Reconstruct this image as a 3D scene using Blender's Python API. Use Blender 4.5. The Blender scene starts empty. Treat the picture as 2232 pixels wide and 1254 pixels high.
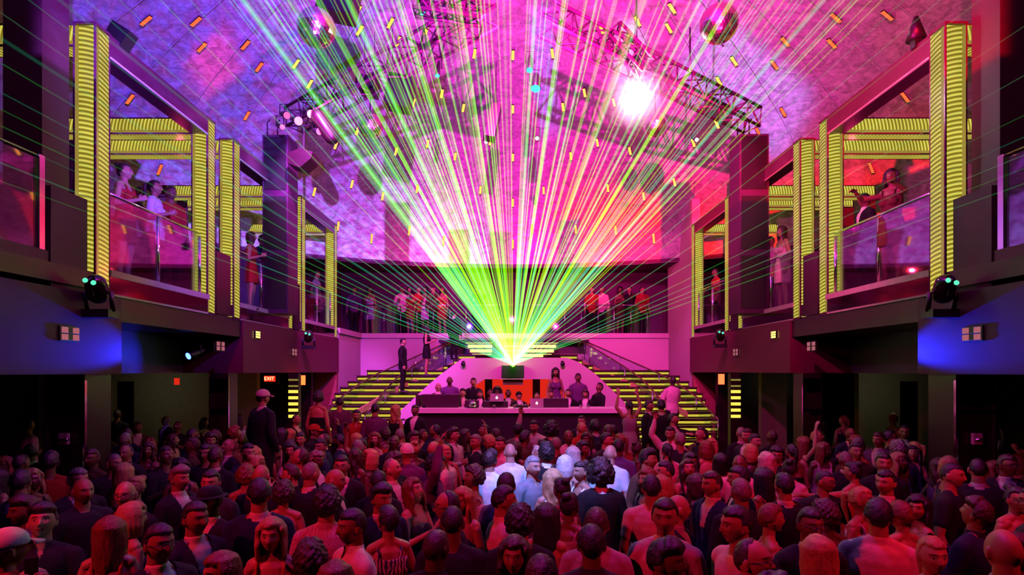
import bpy, bmesh, math, random
from math import sin, cos, pi, radians as R, sqrt, exp
from mathutils import Vector as V, Matrix, noise
random.seed(11)
SC = bpy.context.scene
COL = SC.collection
F = 1300.0; HX, HY = 1112.0, 809.0; CX, CZ = -0.13, 2.72

def P(px, py, d):
    "a point of the room, d metres down the hall, seen at px,py"
    return V((CX + (px - HX) * d / F, d, CZ + (HY - py) * d / F))

# ------------------------------------------------------------------ meshes
class MB:
    def __init__(s): s.v = []; s.f = []
    def add(s, vs, fs):
        o = len(s.v); s.v += [tuple(v) for v in vs]; s.f += [tuple(i + o for i in f) for f in fs]; return s
    def box(s, x0, x1, y0, y1, z0, z1, rot=None, at=None):
        vs = [V((x, y, z)) for z in (z0, z1) for y in (y0, y1) for x in (x0, x1)]
        if rot is not None: vs = [rot @ v for v in vs]
        if at is not None: vs = [v + V(at) for v in vs]
        return s.add(vs, [(0, 2, 3, 1), (4, 5, 7, 6), (0, 1, 5, 4), (2, 6, 7, 3), (0, 4, 6, 2), (1, 3, 7, 5)])
    def quad(s, a, b, c, d): return s.add([a, b, c, d], [(0, 1, 2, 3)])
    def ring_loft(s, rings, cap=True):
        n = len(rings[0]); o = len(s.v)
        for r in rings: s.v += [tuple(p) for p in r]
        for i in range(len(rings) - 1):
            for j in range(n):
                k = (j + 1) % n
                s.f.append((o + i * n + j, o + i * n + k, o + (i + 1) * n + k, o + (i + 1) * n + j))
        if cap:
            s.f.append(tuple(o + j for j in reversed(range(n))))
            s.f.append(tuple(o + (len(rings) - 1) * n + j for j in range(n)))
        return s
    def loft(s, rows, n=20):
        "rows: (z, rx, ry, x, y)"
        return s.ring_loft([[(x + rx * cos(2 * pi * j / n), y + ry * sin(2 * pi * j / n), z) for j in range(n)] for z, rx, ry, x, y in rows])
    def cap(s, p0, r0, p1, r1, n=12):
        p0 = V(p0); p1 = V(p1); ax = p1 - p0; L = ax.length
        if L < 1e-6: ax = V((0, 0, 1))
        ax = ax.normalized(); u = ax.orthogonal().normalized(); w = ax.cross(u)
        rings = []
        for k in range(4):
            a = -pi / 2 + (k + .25) * pi / 8
            rings.append((p0 + ax * (r0 * sin(a)), r0 * cos(a)))
        rings.append((p0, r0)); rings.append((p1, r1))
        for k in range(4):
            a = (k + .75) * pi / 8
            rings.append((p1 + ax * (r1 * sin(a)), r1 * cos(a)))
        return s.ring_loft([[c + (u * cos(2 * pi * j / n) + w * sin(2 * pi * j / n)) * r for j in range(n)] for c, r in rings])
    def chain(s, pts, n=12):
        for (a, ra), (b, rb) in zip(pts, pts[1:]): s.cap(a, ra, b, rb, n)
        return s
    def tube(s, pts, r, n=8):
        pts = [V(p) for p in pts]; rings = []; u = None
        for i, p in enumerate(pts):
            t = (pts[min(i + 1, len(pts) - 1)] - pts[max(i - 1, 0)]).normalized()
            u = (t.orthogonal() if u is None else (u - t * u.dot(t))).normalized(); w = t.cross(u)
            rr = r[i] if isinstance(r, (list, tuple)) else r
            rings.append([p + (u * cos(2 * pi * j / n) + w * sin(2 * pi * j / n)) * rr for j in range(n)])
        return s.ring_loft(rings)
    def ball(s, c, rx, ry=None, rz=None, n=16, m=10, fn=None):
        ry = ry or rx; rz = rz or rx; o = len(s.v)
        for i in range(m + 1):
            a = -pi / 2 + pi * i / m
            for j in range(n):
                b = 2 * pi * j / n; d = V((cos(a) * cos(b), cos(a) * sin(b), sin(a)))
                p = fn(d) if fn else V((d.x * rx, d.y * ry, d.z * rz))
                s.v.append((c[0] + p[0], c[1] + p[1], c[2] + p[2]))
        for i in range(m):
            for j in range(n):
                k = (j + 1) % n
                s.f.append((o + i * n + j, o + i * n + k, o + (i + 1) * n + k, o + (i + 1) * n + j))
        return s
    def prism(s, poly, t):
        "poly: 3D points (planar), t: thickness vector"
        t = V(t); n = len(poly); a = [V(p) for p in poly]; b = [p + t for p in a]; o = len(s.v)
        s.v += [tuple(p) for p in a + b]
        s.f.append(tuple(o + i for i in range(n))); s.f.append(tuple(o + n + i for i in reversed(range(n))))
        for i in range(n):
            k = (i + 1) % n; s.f.append((o + i, o + n + i, o + n + k, o + k))
        return s
    def mesh(s, name, smooth=False):
        me = bpy.data.meshes.new(name); me.from_pydata(s.v, [], s.f); me.validate(); 
        bm = bmesh.new(); bm.from_mesh(me); bmesh.ops.remove_doubles(bm, verts=bm.verts, dist=1e-6)
        bmesh.ops.recalc_face_normals(bm, faces=bm.faces); bm.to_mesh(me); bm.free()
        if smooth: me.polygons.foreach_set('use_smooth', [True] * len(me.polygons))
        return me
    def build(s, name, mat, parent=None, smooth=False, **kw):
        return obj(name, s.mesh(name, smooth), mat, parent, **kw)

def obj(name, me, mat=None, parent=None, **kw):
    o = bpy.data.objects.new(name, me); COL.objects.link(o)
    if mat is not None:
        if not me.materials: me.materials.append(mat)
        elif me.materials[0] == mat: pass
        else:
            o.material_slots[0].link = 'OBJECT'; o.material_slots[0].material = mat
    if parent is not None: o.parent = parent
    tag(o, **kw)
    return o
def tag(o, label=None, cat=None, group=None, kind=None):
    if label: o['label'] = label
    if cat: o['category'] = cat
    if group: o['group'] = group
    if kind: o['kind'] = kind
    return o
def thing(name, label, cat, loc=(0, 0, 0), rz=0, group=None, scale=1):
    o = bpy.data.objects.new(name, None); COL.objects.link(o); o.empty_display_size = .1
    o.location = loc; o.rotation_euler = (0, 0, rz); o.scale = (scale,) * 3
    return tag(o, label, cat, group)
def struct(name, mb, mat, smooth=False): return mb.build(name, mat, None, smooth, kind='structure')

def remesh(mb, vox, smooth=2, name='m', wob=0.0):
    me = mb.mesh(name); o = bpy.data.objects.new('tmp', me); COL.objects.link(o)
    m = o.modifiers.new('r', 'REMESH'); m.mode = 'VOXEL'; m.voxel_size = vox; m.use_smooth_shade = True
    if smooth:
        m2 = o.modifiers.new('s', 'SMOOTH'); m2.factor = .5; m2.iterations = smooth
    dg = bpy.context.evaluated_depsgraph_get(); out = bpy.data.meshes.new_from_object(o.evaluated_get(dg)); out.name = name
    bpy.data.objects.remove(o); bpy.data.meshes.remove(me)
    if wob:
        for v in out.vertices:
            n = noise.noise_vector(v.co * 9) * wob + noise.noise_vector(v.co * V((22, 22, 7))) * wob * .5
            v.co += V((n.x, n.y, n.z * .4))
    out.polygons.foreach_set('use_smooth', [True] * len(out.polygons))
    return out

# ------------------------------------------------------------------ materials
MATS = {}
def nt(name):
    m = bpy.data.materials.new(name); m.use_nodes = True; n = m.node_tree
    for x in list(n.nodes): n.nodes.remove(x)
    out = n.nodes.new('ShaderNodeOutputMaterial'); return m, n, out
def N(n, t, **kw):
    x = n.nodes.new(t)
    for k, v in kw.items():
        if k.startswith('_'): setattr(x, k[1:], v)
        else: x.inputs[k.replace('__', ' ')].default_value = v
    return x
def mth(n, op, a, b=None, c=None):
    x = n.nodes.new('ShaderNodeMath'); x.operation = op
    for i, q in enumerate((a, b, c)):
        if q is None: continue
        if isinstance(q, (int, float)): x.inputs[i].default_value = q
        else: n.links.new(q, x.inputs[i])
    return x.outputs[0]
def pbr(name, col, rough=.6, metal=0, spec=.5, vary=.12, scale=8, bump=0, bscale=60, coat=0):
    if name in MATS: return MATS[name]
    m, n, out = nt(name); L = n.links.new
    b = n.nodes.new('ShaderNodeBsdfPrincipled'); L(b.outputs[0], out.inputs[0])
    b.inputs['Roughness'].default_value = rough; b.inputs['Metallic'].default_value = metal
    b.inputs['Specular IOR Level'].default_value = spec; b.inputs['Coat Weight'].default_value = coat
    tc = n.nodes.new('ShaderNodeTexCoord')
    no = N(n, 'ShaderNodeTexNoise', Scale=scale, Detail=4.0); L(tc.outputs['Object'], no.inputs['Vector'])
    mr = N(n, 'ShaderNodeMapRange'); L(no.outputs[0], mr.inputs[0]); mr.inputs[3].default_value = 1 - vary * 1.6; mr.inputs[4].default_value = 1 + vary * 1.6
    mx = N(n, 'ShaderNodeMix', _data_type='RGBA', _blend_type='MULTIPLY'); mx.inputs[0].default_value = 1
    mx.inputs[6].default_value = (*col, 1); L(mr.outputs[0], mx.inputs[7]); L(mx.outputs[2], b.inputs['Base Color'])
    if bump:
        n2 = N(n, 'ShaderNodeTexNoise', Scale=bscale, Detail=3.0); L(tc.outputs['Object'], n2.inputs['Vector'])
        bp = N(n, 'ShaderNodeBump', Strength=bump, Distance=.01); L(n2.outputs[0], bp.inputs['Height']); L(bp.outputs[0], b.inputs['Normal'])
    MATS[name] = m; return m
def emis(name, col, s, sample=True):
    if name in MATS: return MATS[name]
    m, n, out = nt(name); e = N(n, 'ShaderNodeEmission', Color=(*col, 1), Strength=s); n.links.new(e.outputs[0], out.inputs[0])
    if not sample: m.cycles.emission_sampling = 'NONE'
    MATS[name] = m; return m
def glass(name, tint=(.9, .95, 1), refl=.25, rough=.03):
    m, n, out = nt(name); L = n.links.new
    t = N(n, 'ShaderNodeBsdfTransparent', Color=(*tint, 1)); g = N(n, 'ShaderNodeBsdfGlossy', Roughness=rough)
    fr = N(n, 'ShaderNodeFresnel', IOR=1.5); f2 = mth(n, 'ADD', mth(n, 'MULTIPLY', fr.outputs[0], .5), refl * .1)
    mx = n.nodes.new('ShaderNodeMixShader'); L(f2, mx.inputs[0]); L(t.outputs[0], mx.inputs[1]); L(g.outputs[0], mx.inputs[2]); L(mx.outputs[0], out.inputs[0])
    MATS[name] = m; return m

def louvre(name, axis, strength=1.0, pitch=.062, curve=.04):
    """backlit frosted panel with fine bowed louvres stacked along axis (object coordinates)"""
    if name in MATS: return MATS[name]
    m, n, out = nt(name); L = n.links.new
    tc = n.nodes.new('ShaderNodeTexCoord'); sp = n.nodes.new('ShaderNodeSeparateXYZ'); L(tc.outputs['UV'], sp.inputs[0])
    # u across the panel in metres-ish 0..1, v along in metres
    u, v = sp.outputs[0], sp.outputs[1]
    bow = mth(n, 'MULTIPLY', mth(n, 'MULTIPLY', u, u), curve)
    ph = mth(n, 'FRACT', mth(n, 'DIVIDE', mth(n, 'ADD', v, bow), pitch))
    rp = n.nodes.new('ShaderNodeValToRGB'); L(ph, rp.inputs[0]); e = rp.color_ramp.elements
    e[0].position = 0; e[0].color = (.30, .23, .015, 1); e[1].position = 1; e[1].color = (.30, .23, .015, 1)
    for p, c in ((.12, (.18, .13, .012, 1)), (.3, (.42, .34, .03, 1)), (.46, (.80, .72, .09, 1)), (.60, (1.0, .92, .20, 1)), (.74, (.70, .62, .07, 1)), (.88, (.44, .36, .04, 1))):
        x = rp.color_ramp.elements.new(p); x.color = c
    # dimmer margin strip on the first fifth of the width
    mg = mth(n, 'GREATER_THAN', u, .2); 
    flat = N(n, 'ShaderNodeMix', _data_type='RGBA'); L(mg, flat.inputs[0]); flat.inputs[6].default_value = (.40, .28, .05, 1); L(rp.outputs[0], flat.inputs[7])
    no = N(n, 'ShaderNodeTexNoise', Scale=1.7, Detail=2.0); L(tc.outputs['Object'], no.inputs['Vector'])
    st = mth(n, 'MULTIPLY', mth(n, 'ADD', mth(n, 'MULTIPLY', no.outputs[0], .9), .55), strength)
    em = n.nodes.new('ShaderNodeEmission'); L(flat.outputs[2], em.inputs[0]); L(st, em.inputs[1])
    gl = N(n, 'ShaderNodeBsdfGlossy', Roughness=.12); fr = N(n, 'ShaderNodeFresnel', IOR=1.45)
    mx = n.nodes.new('ShaderNodeMixShader'); L(fr.outputs[0], mx.inputs[0]); L(em.outputs[0], mx.inputs[1]); L(gl.outputs[0], mx.inputs[2]); L(mx.outputs[0], out.inputs[0])
    m.cycles.emission_sampling = 'NONE'; MATS[name] = m; return m

def uvquad(me, uvs):
    l = me.uv_layers.new(name='UVMap')
    for i, d in enumerate(l.data): d.uv = uvs[i % len(uvs)]
def panel(name, a, b, c, d, mat, parent, wlen, vlen, thick=.008):
    """thin backlit pane a,b,c,d (a-b across, a-d along); u 0..1 across, v metres along"""
    a, b, c, d = map(V, (a, b, c, d)); nrm = (b - a).cross(d - a).normalized() * thick
    vs = [a, b, c, d, a - nrm, b - nrm, c - nrm, d - nrm]
    fs = [(0, 1, 2, 3), (7, 6, 5, 4), (0, 4, 5, 1), (1, 5, 6, 2), (2, 6, 7, 3), (3, 7, 4, 0)]
    me = bpy.data.meshes.new(name); me.from_pydata([tuple(v) for v in vs], [], fs)
    l = me.uv_layers.new(name='UVMap'); uvv = {0: (0, 0), 1: (1, 0), 2: (1, vlen), 3: (0, vlen)}
    for lp in me.loops: l.data[lp.index].uv = uvv[lp.vertex_index % 4]
    return obj(name, me, mat, parent)
# ------------------------------------------------------------------ people
def g(x, s): return exp(-(x / s) ** 2)
def sstep(a, b, x):
    t = min(1, max(0, (x - a) / (b - a))); return t * t * (3 - 2 * t)
def head_fn(d):
    x, y, z = d
    lo = max(0, -z)
    px = .075 * x * (1 - .26 * lo ** 1.6) * (1 + .04 * z)
    py = .096 * y; pz = .116 * z
    if y > 0: py *= (1 - .45 * lo ** 1.2)
    if y < 0: py *= (1 - .05 * lo)
    if y < -.15:
        w = sstep(.15, .5, -y); ax = abs(px)
        zr = pz
        nose = 0
        if -.042 < zr < .025: nose = (.027 * (.025 - zr) / .055 if zr > -.030 else .027 * (zr + .042) / .012)
        f = nose * g(px, .0125) + .006 * g(zr - .032, .010) * g(px, .055) - .012 * g(ax - .031, .016) * g(zr - .008, .013)
        f += .005 * g(ax - .031, .009) * g(zr - .007, .007)
        f += .007 * g(zr + .054, .0055) * g(px, .022) + .007 * g(zr + .066, .006) * g(px, .018) - .004 * g(zr + .060, .003) * g(px, .025)
        f += .010 * g(zr + .096, .018) * g(px, .024) + .005 * g(ax - .045, .02) * g(zr + .022, .02)
        py -= f * w
    return V((px, py, pz))
HC = V((0, -.012, 1.656)); PIV = V((0, .015, 1.56))
def ident(p): return p
def head_xf(hd):
    pitch, yaw = hd
    M = Matrix.Translation(PIV) @ Matrix.Rotation(R(yaw), 4, 'Z') @ Matrix.Rotation(R(pitch), 4, 'X') @ Matrix.Translation(-PIV)
    return M
def mirror(p): return V((-p[0], p[1], p[2]))
def hand(mb, w, dr, nrm, curl, thumb_side):
    """palm + four fingers + thumb; dr: along the hand, nrm: where the palm looks, thumb_side: +-1 along dr x nrm"""
    w = V(w); dr = V(dr).normalized(); nrm = (V(nrm) - dr * dr.dot(V(nrm))).normalized(); s = dr.cross(nrm).normalized() * thumb_side
    rings = []
    for t, hw, ht in ((-.01, .024, .019), (.02, .032, .017), (.055, .041, .015), (.088, .041, .012)):
        c = w + dr * t
        rings.append([c + s * (hw * cos(2 * pi * j / 14)) + nrm * (ht * sin(2 * pi * j / 14)) for j in range(14)])
    mb.ring_loft(rings)
    for k, (off, ln) in enumerate(((.033, .070), (.011, .080), (-.011, .074), (-.033, .058))):
        p = w + dr * .082 + s * off; a = 0; q = p; r = .0088
        for seg, fr in enumerate((.45, .32, .23)):
            a += R(curl * (.7 if seg == 0 else 1) + 3 * k)
            d2 = dr * cos(a) + nrm * sin(a) + s * (off * .9)
            q2 = q + d2.normalized() * ln * fr * 1.08
            mb.cap(q, r, q2, r - .0009, 8); q = q2; r -= .0009
    p = w + dr * .018 + s * .028; d1 = (dr * .62 + s * .68 + nrm * .35).normalized(); p2 = p + d1 * .042
    d3 = (dr * .85 + s * .25 + nrm * (.35 + curl / 90)).normalized(); p3 = p2 + d3 * .032
    mb.cap(p - d1 * .015, .0145, p2, .0105, 8); mb.cap(p2, .0105, p3, .0088, 8)

# arm: (elbow, wrist, hand direction, palm normal, curl) for the person's +x side; mirrored for -x
ARM = {
 'down': ((.245, .03, 1.13), (.255, -.06, .885), (.02, -.25, -1), (-1, -.1, 0), 22),
 'hold': ((.26, .0, 1.14), (.13, -.25, 1.23), (-.35, -.75, .45), (-.9, .2, .2), 48),
 'phone': ((.24, -.06, 1.17), (.09, -.30, 1.33), (-.3, -.4, .85), (-.6, -.3, .2), 40),
 'up': ((.31, -.06, 1.63), (.25, -.10, 1.90), (-.05, -.15, 1), (0, -1, .1), 18),
 'reach': ((.34, -.22, 1.36), (.30, -.47, 1.44), (-.05, -1, .1), (-.3, 0, -1), 15),
 'side': ((.44, -.10, 1.37), (.68, -.18, 1.40), (1, -.2, .05), (0, -.3, -1), 20),
 'hip': ((.33, .07, 1.16), (.20, -.06, 1.00), (-.7, -.5, -.5), (-.3, .6, 0), 45),
 'desk': ((.25, -.08, 1.15), (.20, -.34, 1.13), (-.15, -1, -.1), (0, 0, -1), 20),
}
# pose: (arm on -x side = person's right, arm on +x side, head (pitch, yaw))
POSE = {
 'stand': ('down', 'down', (0, 0)), 'drink': ('hold', 'down', (-8, 18)), 'phone': ('phone', 'phone', (-18, 0)),
 'arm_up': ('up', 'hip', (6, -10)), 'cheer': ('up', 'up', (8, 0)), 'talk': ('hold', 'reach', (0, -28)),
 'embrace': ('reach', 'reach', (-8, 22)), 'wide': ('down', 'side', (0, 14)), 'desk': ('desk', 'desk', (-20, 0)), 'turned': ('down', 'hip', (0, 38)),
}
SH = {'m': .188, 'f': .158}
def arms(mb, sex, pose, dr=0.0, upto=1.0, hands=True, skin=False, short=False):
    la = POSE[pose]
    for sx, nm in ((-1, la[0]), (1, la[1])):
        e, w, hd, pn, curl = ARM[nm]
        k = 1 if sex == 'm' else .93
        s = V((SH[sex] - .012, .0, 1.408 - (0 if nm not in ('up',) else -.02))); e = V((e[0] - (SH['m'] - SH[sex]), e[1], e[2])); w = V((w[0] - (SH['m'] - SH[sex]), w[1], w[2]))
        fx = (lambda p: V(p)) if sx == 1 else mirror
        ru, re, rw = (.056, .043, .028) if sex == 'm' else (.044, .036, .024)
        if short:
            m = s.lerp(e, .62); mb.chain([(fx(V((.10, 0, 1.44))), .050 + dr), (fx(s), ru + .008 + dr), (fx(m), re + .008 + dr)])
            continue
        end = w if not dr else w.lerp(e, .06)
        mb.chain([(fx(V((.10, 0, 1.435))), .052 + dr), (fx(s), ru + dr), (fx(s.lerp(e, .45)), (ru + re) / 2 + .005 + dr), (fx(e), re + dr), (fx(e.lerp(w, .3)), re + .001 + dr), (fx(end), rw + dr * .8)])
        if hands:
            hand(mb, fx(w), fx(V(hd)), fx(V(pn)), curl, 1 if sx == -1 else -1)
TORSO = {'m': [(.80, .09, .07), (.86, .160, .105), (.94, .170, .118), (1.02, .158, .110), (1.10, .152, .105), (1.20, .163, .112), (1.30, .176, .120), (1.38, .178, .112), (1.44, .150, .092), (1.475, .085, .07)],
         'f': [(.80, .09, .07), (.86, .165, .110), (.93, .178, .122), (1.00, .160, .108), (1.10, .128, .090), (1.20, .138, .098), (1.29, .150, .108), (1.38, .150, .095), (1.43, .125, .08), (1.465, .07, .06)]}
def torso(mb, sex, dr=0.0, z0=0, z1=9, n=22):
    rows = [(z, rx + dr, ry + dr, 0, (.01 if z > 1.15 else .0)) for z, rx, ry in TORSO[sex] if z0 <= z <= z1]
    mb.loft(rows, n)
    if sex == 'f' and z1 > 1.3:
        for s in (-1, 1): mb.ball((s * .068, -.075, 1.275), .060 + dr, .055 + dr, .058 + dr)
def legs(mb, sex, dr=0.0, z0=.08, foot=True):
    for s in (-1, 1):
        mb.chain([((s * .088, 0, .88), .088 + dr), ((s * .092, -.012, .70), .074 + dr), ((s * .096, -.018, .50), .052 + dr), ((s * .098, .012, .36), .050 + dr), ((s * .10, .02, max(z0, .10)), .034 + dr * 1.2)], 14)
        if foot:
            mb.chain([((s * .10, .03, .045), .040), ((s * .105, -.06, .035), .034), ((s * .112, -.14, .026), .026)])
MESH = {}
def body(sex, pose):
    k = ('body', sex, pose)
    if k in MESH: return MESH[k]
    mb = MB(); torso(mb, sex); arms(mb, sex, pose); legs(mb, sex)
    hx = head_xf(POSE[pose][2]); hm = MB()
    hm.ball(HC, 1, n=72, m=54, fn=head_fn)
    for s in (-1, 1):
        hm.ball(HC + V((s * .079, .014, -.004)), .013, .019, .033, 12, 8); hm.ball(HC + V((s * .077, .006, -.026)), .011, .012, .013, 8, 6)
    nr = .060 if sex == 'm' else .048
    mb.chain([((0, .012, 1.45), nr + .012), ((0, .010, 1.52), nr), (hx @ V((0, .008, 1.60)), nr - .004)], 16)
    for s in (-1, 1): mb.cap((s * .03, .01, 1.49), .045, (s * .13, .01, 1.445), .045)
    mb.add([hx @ V(v) for v in hm.v], hm.f)
    me = remesh(mb, .0062, 1, 'body_' + sex + '_' + pose)
    at = me.attributes.new('hc', 'FLOAT_VECTOR', 'POINT'); inv = hx.inverted(); fl = []
    for v in me.vertices:
        q = inv @ v.co - HC
        if v.co.z < 1.50 or q.length > .16: q = V((9, 9, 9))
        fl += list(q)
    at.data.foreach_set('vector', fl)
    MESH[k] = me; return me
def vcut(me, fn):
    bm = bmesh.new(); bm.from_mesh(me)
    bmesh.ops.delete(bm, geom=[f for f in bm.faces if fn(f.calc_center_median(), f.normal)], context='FACES')
    bm.to_mesh(me); bm.free(); me.polygons.foreach_set('use_smooth', [True] * len(me.polygons)); return me
def top(kind, sex, pose):
    if kind in ('inner',): pose = 'stand'
    k = (kind, sex, pose)
    if k in MESH: return MESH[k]
    mb = MB()
    if kind == 'jacket':
        torso(mb, sex, .024, .86); mb.loft([(.76, .188, .135, 0, 0), (.90, .196, .142, 0, 0)]); arms(mb, sex, pose, .017, hands=False)
        for s in (-1, 1): mb.cap((s * .03, .012, 1.492), .054, (s * .14, .01, 1.438), .062)
        me = remesh(mb, .012, 2, k[0], .0035)
        vcut(me, lambda c, n: (c.y < -.02 and 1.12 < c.z < 1.56 and abs(c.x) < (c.z - 1.10) * .22 and n.y < -.1) or (c.z > 1.495 and abs(c.x) < .09))
    elif kind == 'inner':
        torso(mb, sex, .010, .92); mb.loft([(1.44, .085, .080, 0, .008), (1.50, .072, .070, 0, .008), (1.535, .066, .064, 0, .006), (1.54, .05, .05, 0, .006)])
        me = remesh(mb, .010, 1, k[0], .002)
    elif kind == 'shirt':
        torso(mb, sex, .016, .92); mb.loft([(.84, .176, .128, 0, 0), (.95, .18, .13, 0, 0)]); arms(mb, sex, pose, .012, hands=False)
        for s in (-1, 1): mb.cap((s * .03, .012, 1.487), .052, (s * .13, .01, 1.437), .058)
        mb.loft([(1.45, .085, .080, 0, .008), (1.50, .074, .072, 0, .008), (1.535, .067, .066, 0, .006), (1.54, .05, .05, 0, .006)])
        me = remesh(mb, .011, 2, k[0], .006)
        vcut(me, lambda c, n: c.y < -.03 and c.z > 1.43 and abs(c.x) < (c.z - 1.42) * .28 and n.y < 0)
    elif kind == 'tee':
        torso(mb, sex, .016, .92); mb.loft([(.82, .178, .13, 0, 0), (.95, .182, .132, 0, 0)]); arms(mb, sex, pose, .012, hands=False, short=True)
        for s in (-1, 1): mb.cap((s * .045, .012, 1.480), .052, (s * .13, .01, 1.437), .058)
        me = remesh(mb, .011, 2, k[0], .005)
    elif kind == 'dress':
        torso(mb, sex, .012, .85, 1.35); mb.loft([(.58, .185, .14, 0, 0), (.72, .195, .150, 0, 0), (.90, .188, .134, 0, 0), (1.0, .17, .118, 0, 0)])
        me = remesh(mb, .012, 2, k[0], .005)
    elif kind == 'strap':
        torso(mb, sex, .012, .85, 1.40); mb.loft([(.62, .19, .14, 0, 0), (.74, .195, .150, 0, 0), (.90, .188, .134, 0, 0), (1.0, .17, .118, 0, 0)])
        for s in (-1, 1): mb.tube([(s * .085, -.10, 1.34), (s * .095, -.07, 1.44), (s * .095, .01, 1.492), (s * .09, .08, 1.43), (s * .08, .10, 1.34)], .014)
        me = remesh(mb, .011, 1, k[0], .004)
    elif kind == 'trousers':
        torso(mb, sex, .010, .80, 1.02); legs(mb, sex, .016, .07, False)
        me = remesh(mb, .013, 2, k[0], .005)
    elif kind == 'shoes':
        legs2 = [((s * .10, .035, .045), .046) for s in (-1, 1)]
        for s in (-1, 1): mb.chain([((s * .10, .035, .045), .045), ((s * .105, -.06, .038), .041), ((s * .112, -.155, .032), .031)])
        me = remesh(mb, .012, 1, k[0])
    MESH[k] = me; return me
def hair(style):
    k = ('hair', style)
    if k in MESH: return MESH[k]
    rnd = random.Random(hash(style) % 999 if False else sum(map(ord, style)))
    mb = MB()
    th = {'short': .014, 'buzz': .006, 'receding': .010, 'curly': .020, 'long': .020, 'wavy': .024, 'bob': .022, 'bun': .014, 'afro': .02, 'ponytail': .013, 'quiff': .018}[style]
    longish = style in ('long', 'wavy', 'bob')
    def fn(d):
        p = head_fn(V((d.x, d.y if d.y > 0 else d.y, d.z))) if d.y > .1 else V((.075 * d.x, .098 * d.y, .116 * d.z))
        f = -d.y
        line = (.55 if style != 'receding' else .86) + .10 * noise.noise(V(d) * 4 + V((len(style), 0, 0)))
        face = sstep(.05, .40, f + (.0 if longish else .12)) * (1 - sstep(line - .12, line + .08, d.z))
        nape = (1 - sstep(-.62, -.35, d.z)) if not longish else 0
        side = sstep(.5, .9, abs(d.x)) * (1 - sstep(-.25, .0, d.z)) if not longish else 0
        m = max(face, nape, side)
        t = th * (1 - m) - .022 * m
        if style == 'receding' and f > .1: t = min(t, th * (1 - sstep(.1, .5, f)) - .008)
        if style == 'quiff' and f > 0 and d.z > .4: t += .016
        t += (.007 if m < .5 and style not in ('buzz',) else .002) * noise.noise(V(d) * 9) + (.004 * noise.noise(V(d) * 22) if m < .5 else 0)
        return p + V(d) * t
    mb.ball(HC, 1, n=40, m=30, fn=fn)
    h = HC
    if style in ('long', 'wavy'):
        w = .012 if style == 'wavy' else .003
        for i in range(19):
            a = R(-112 + 224 * i / 18); x = sin(a); y = cos(a)
            pts = [(h + V((.035 * x, .045 * y + .01, .112)), .012), (h + V((.064 * x, .078 * y + .004, .088)), .020)]
            L = .24 + .14 * max(0, cos(a)) + .05 * rnd.random()
            for j in range(6):
                t = j / 5
                rr = 1.0 + .10 * t - .16 * t * t
                pts.append((h + V((.082 * x * rr * (1 + .25 * t), .095 * y * rr + .012 * t + w * sin(j * 2.1 + i), .05 - t * L)), (.026 - .016 * t * t) * (.85 + .3 * rnd.random())))
            mb.chain(pts, 8)
    if style == 'bob':
        for i in range(17):
            a = R(-108 + 216 * i / 16); x = sin(a); y = cos(a)
            mb.chain([(h + V((.035 * x, .045 * y + .01, .110)), .014), (h + V((.066 * x, .078 * y, .085)), .022), (h + V((.080 * x, .092 * y, .04)), .026), (h + V((.092 * x, .102 * y, -.05)), .026), (h + V((.088 * x, .098 * y, -.13)), .017)], 8)
    if style in ('curly', 'afro'):
        nb, rad, sp = (130, .020, .022) if style == 'curly' else (230, .026, .055)
        for i in range(nb):
            z = 1 - 1.45 * (i + .5) / nb; a = i * 2.39996; r = sqrt(1 - z * z); d = V((r * cos(a), r * sin(a), z))
            if -d.y > .35 and d.z < .55: continue
            if d.y > -.1 and d.z < -.45: continue
            p = h + V((.078 * d.x, .098 * d.y, .116 * d.z)) + d * (sp * (.5 + .5 * rnd.random())) * (.55 if d.z < 0 and style == 'curly' else 1)
            mb.ball(p, rad * (.7 + .5 * rnd.random()), n=8, m=6)
        if style == 'afro': mb.ball(h + V((0, .02, .035)), .12, .12, .12)
    if style == 'bun': mb.ball(h + V((0, .075, .10)), .045, .045, .04)
    if style == 'ponytail':
        mb.chain([(h + V((0, .09, .06)), .022), (h + V((0, .135, .05)), .028), (h + V((0, .15, -.05)), .030), (h + V((0, .135, -.20)), .012)], 10)
    me = remesh(mb, .0075, 1 if style not in ('curly', 'afro') else 0, 'hair_' + style, .0012 if style in ('short', 'buzz', 'receding', 'quiff', 'bun', 'ponytail') else .0035)
    if style not in ('curly', 'afro'):
        lw = style in ('long', 'wavy', 'bob', 'ponytail')
        for v in me.vertices:
            q = v.co - HC; a = math.atan2(q.x, q.y)
            st = noise.noise(V((a * 9, q.z * (7 if lw else 26), 3))) + .5 * noise.noise(V((a * 22, q.z * 12, 7)))
            v.co += q.normalized() * st * (.0045 if lw else .0032)
    MESH[k] = me; return me
def hat(kind):
    k = ('hat', kind)
    if k in MESH: return MESH[k]
    mb = MB(); h = HC
    if kind == 'cap':
        mb.ball(h + V((0, .004, .035)), 1, n=32, m=20, fn=lambda d: V((.090 * d.x, .112 * d.y, .098 * max(d.z, -.1))))
        mb.ring_loft([[h + V((.075 * cos(t), -.10 - r * sin(t), .034 - .02 * r / .08 + dz)) for t in [pi * j / 12 for j in range(13)]] for r, dz in ((0, 0), (.085, 0), (.085, .006), (0, .006))], cap=False)
    elif kind == 'beanie':
        mb.ball(h + V((0, .008, .030)), 1, n=32, m=20, fn=lambda d: V((.092 * d.x, .112 * d.y, .112 * max(d.z, -.15))))
        mb.ball(h + V((0, .008, .022)), .097, .117, .022, 32, 8)
    else:
        mb.ball(h + V((0, .004, .05)), 1, n=32, m=20, fn=lambda d: V((.086 * d.x, .108 * d.y, .10 * min(max(d.z, -.1), .75))))
        mb.ball(h + V((0, .0, .048)), .135, .155, .008, 32, 8)
    me = mb.mesh(kind, True); MESH[k] = me; return me
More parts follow.
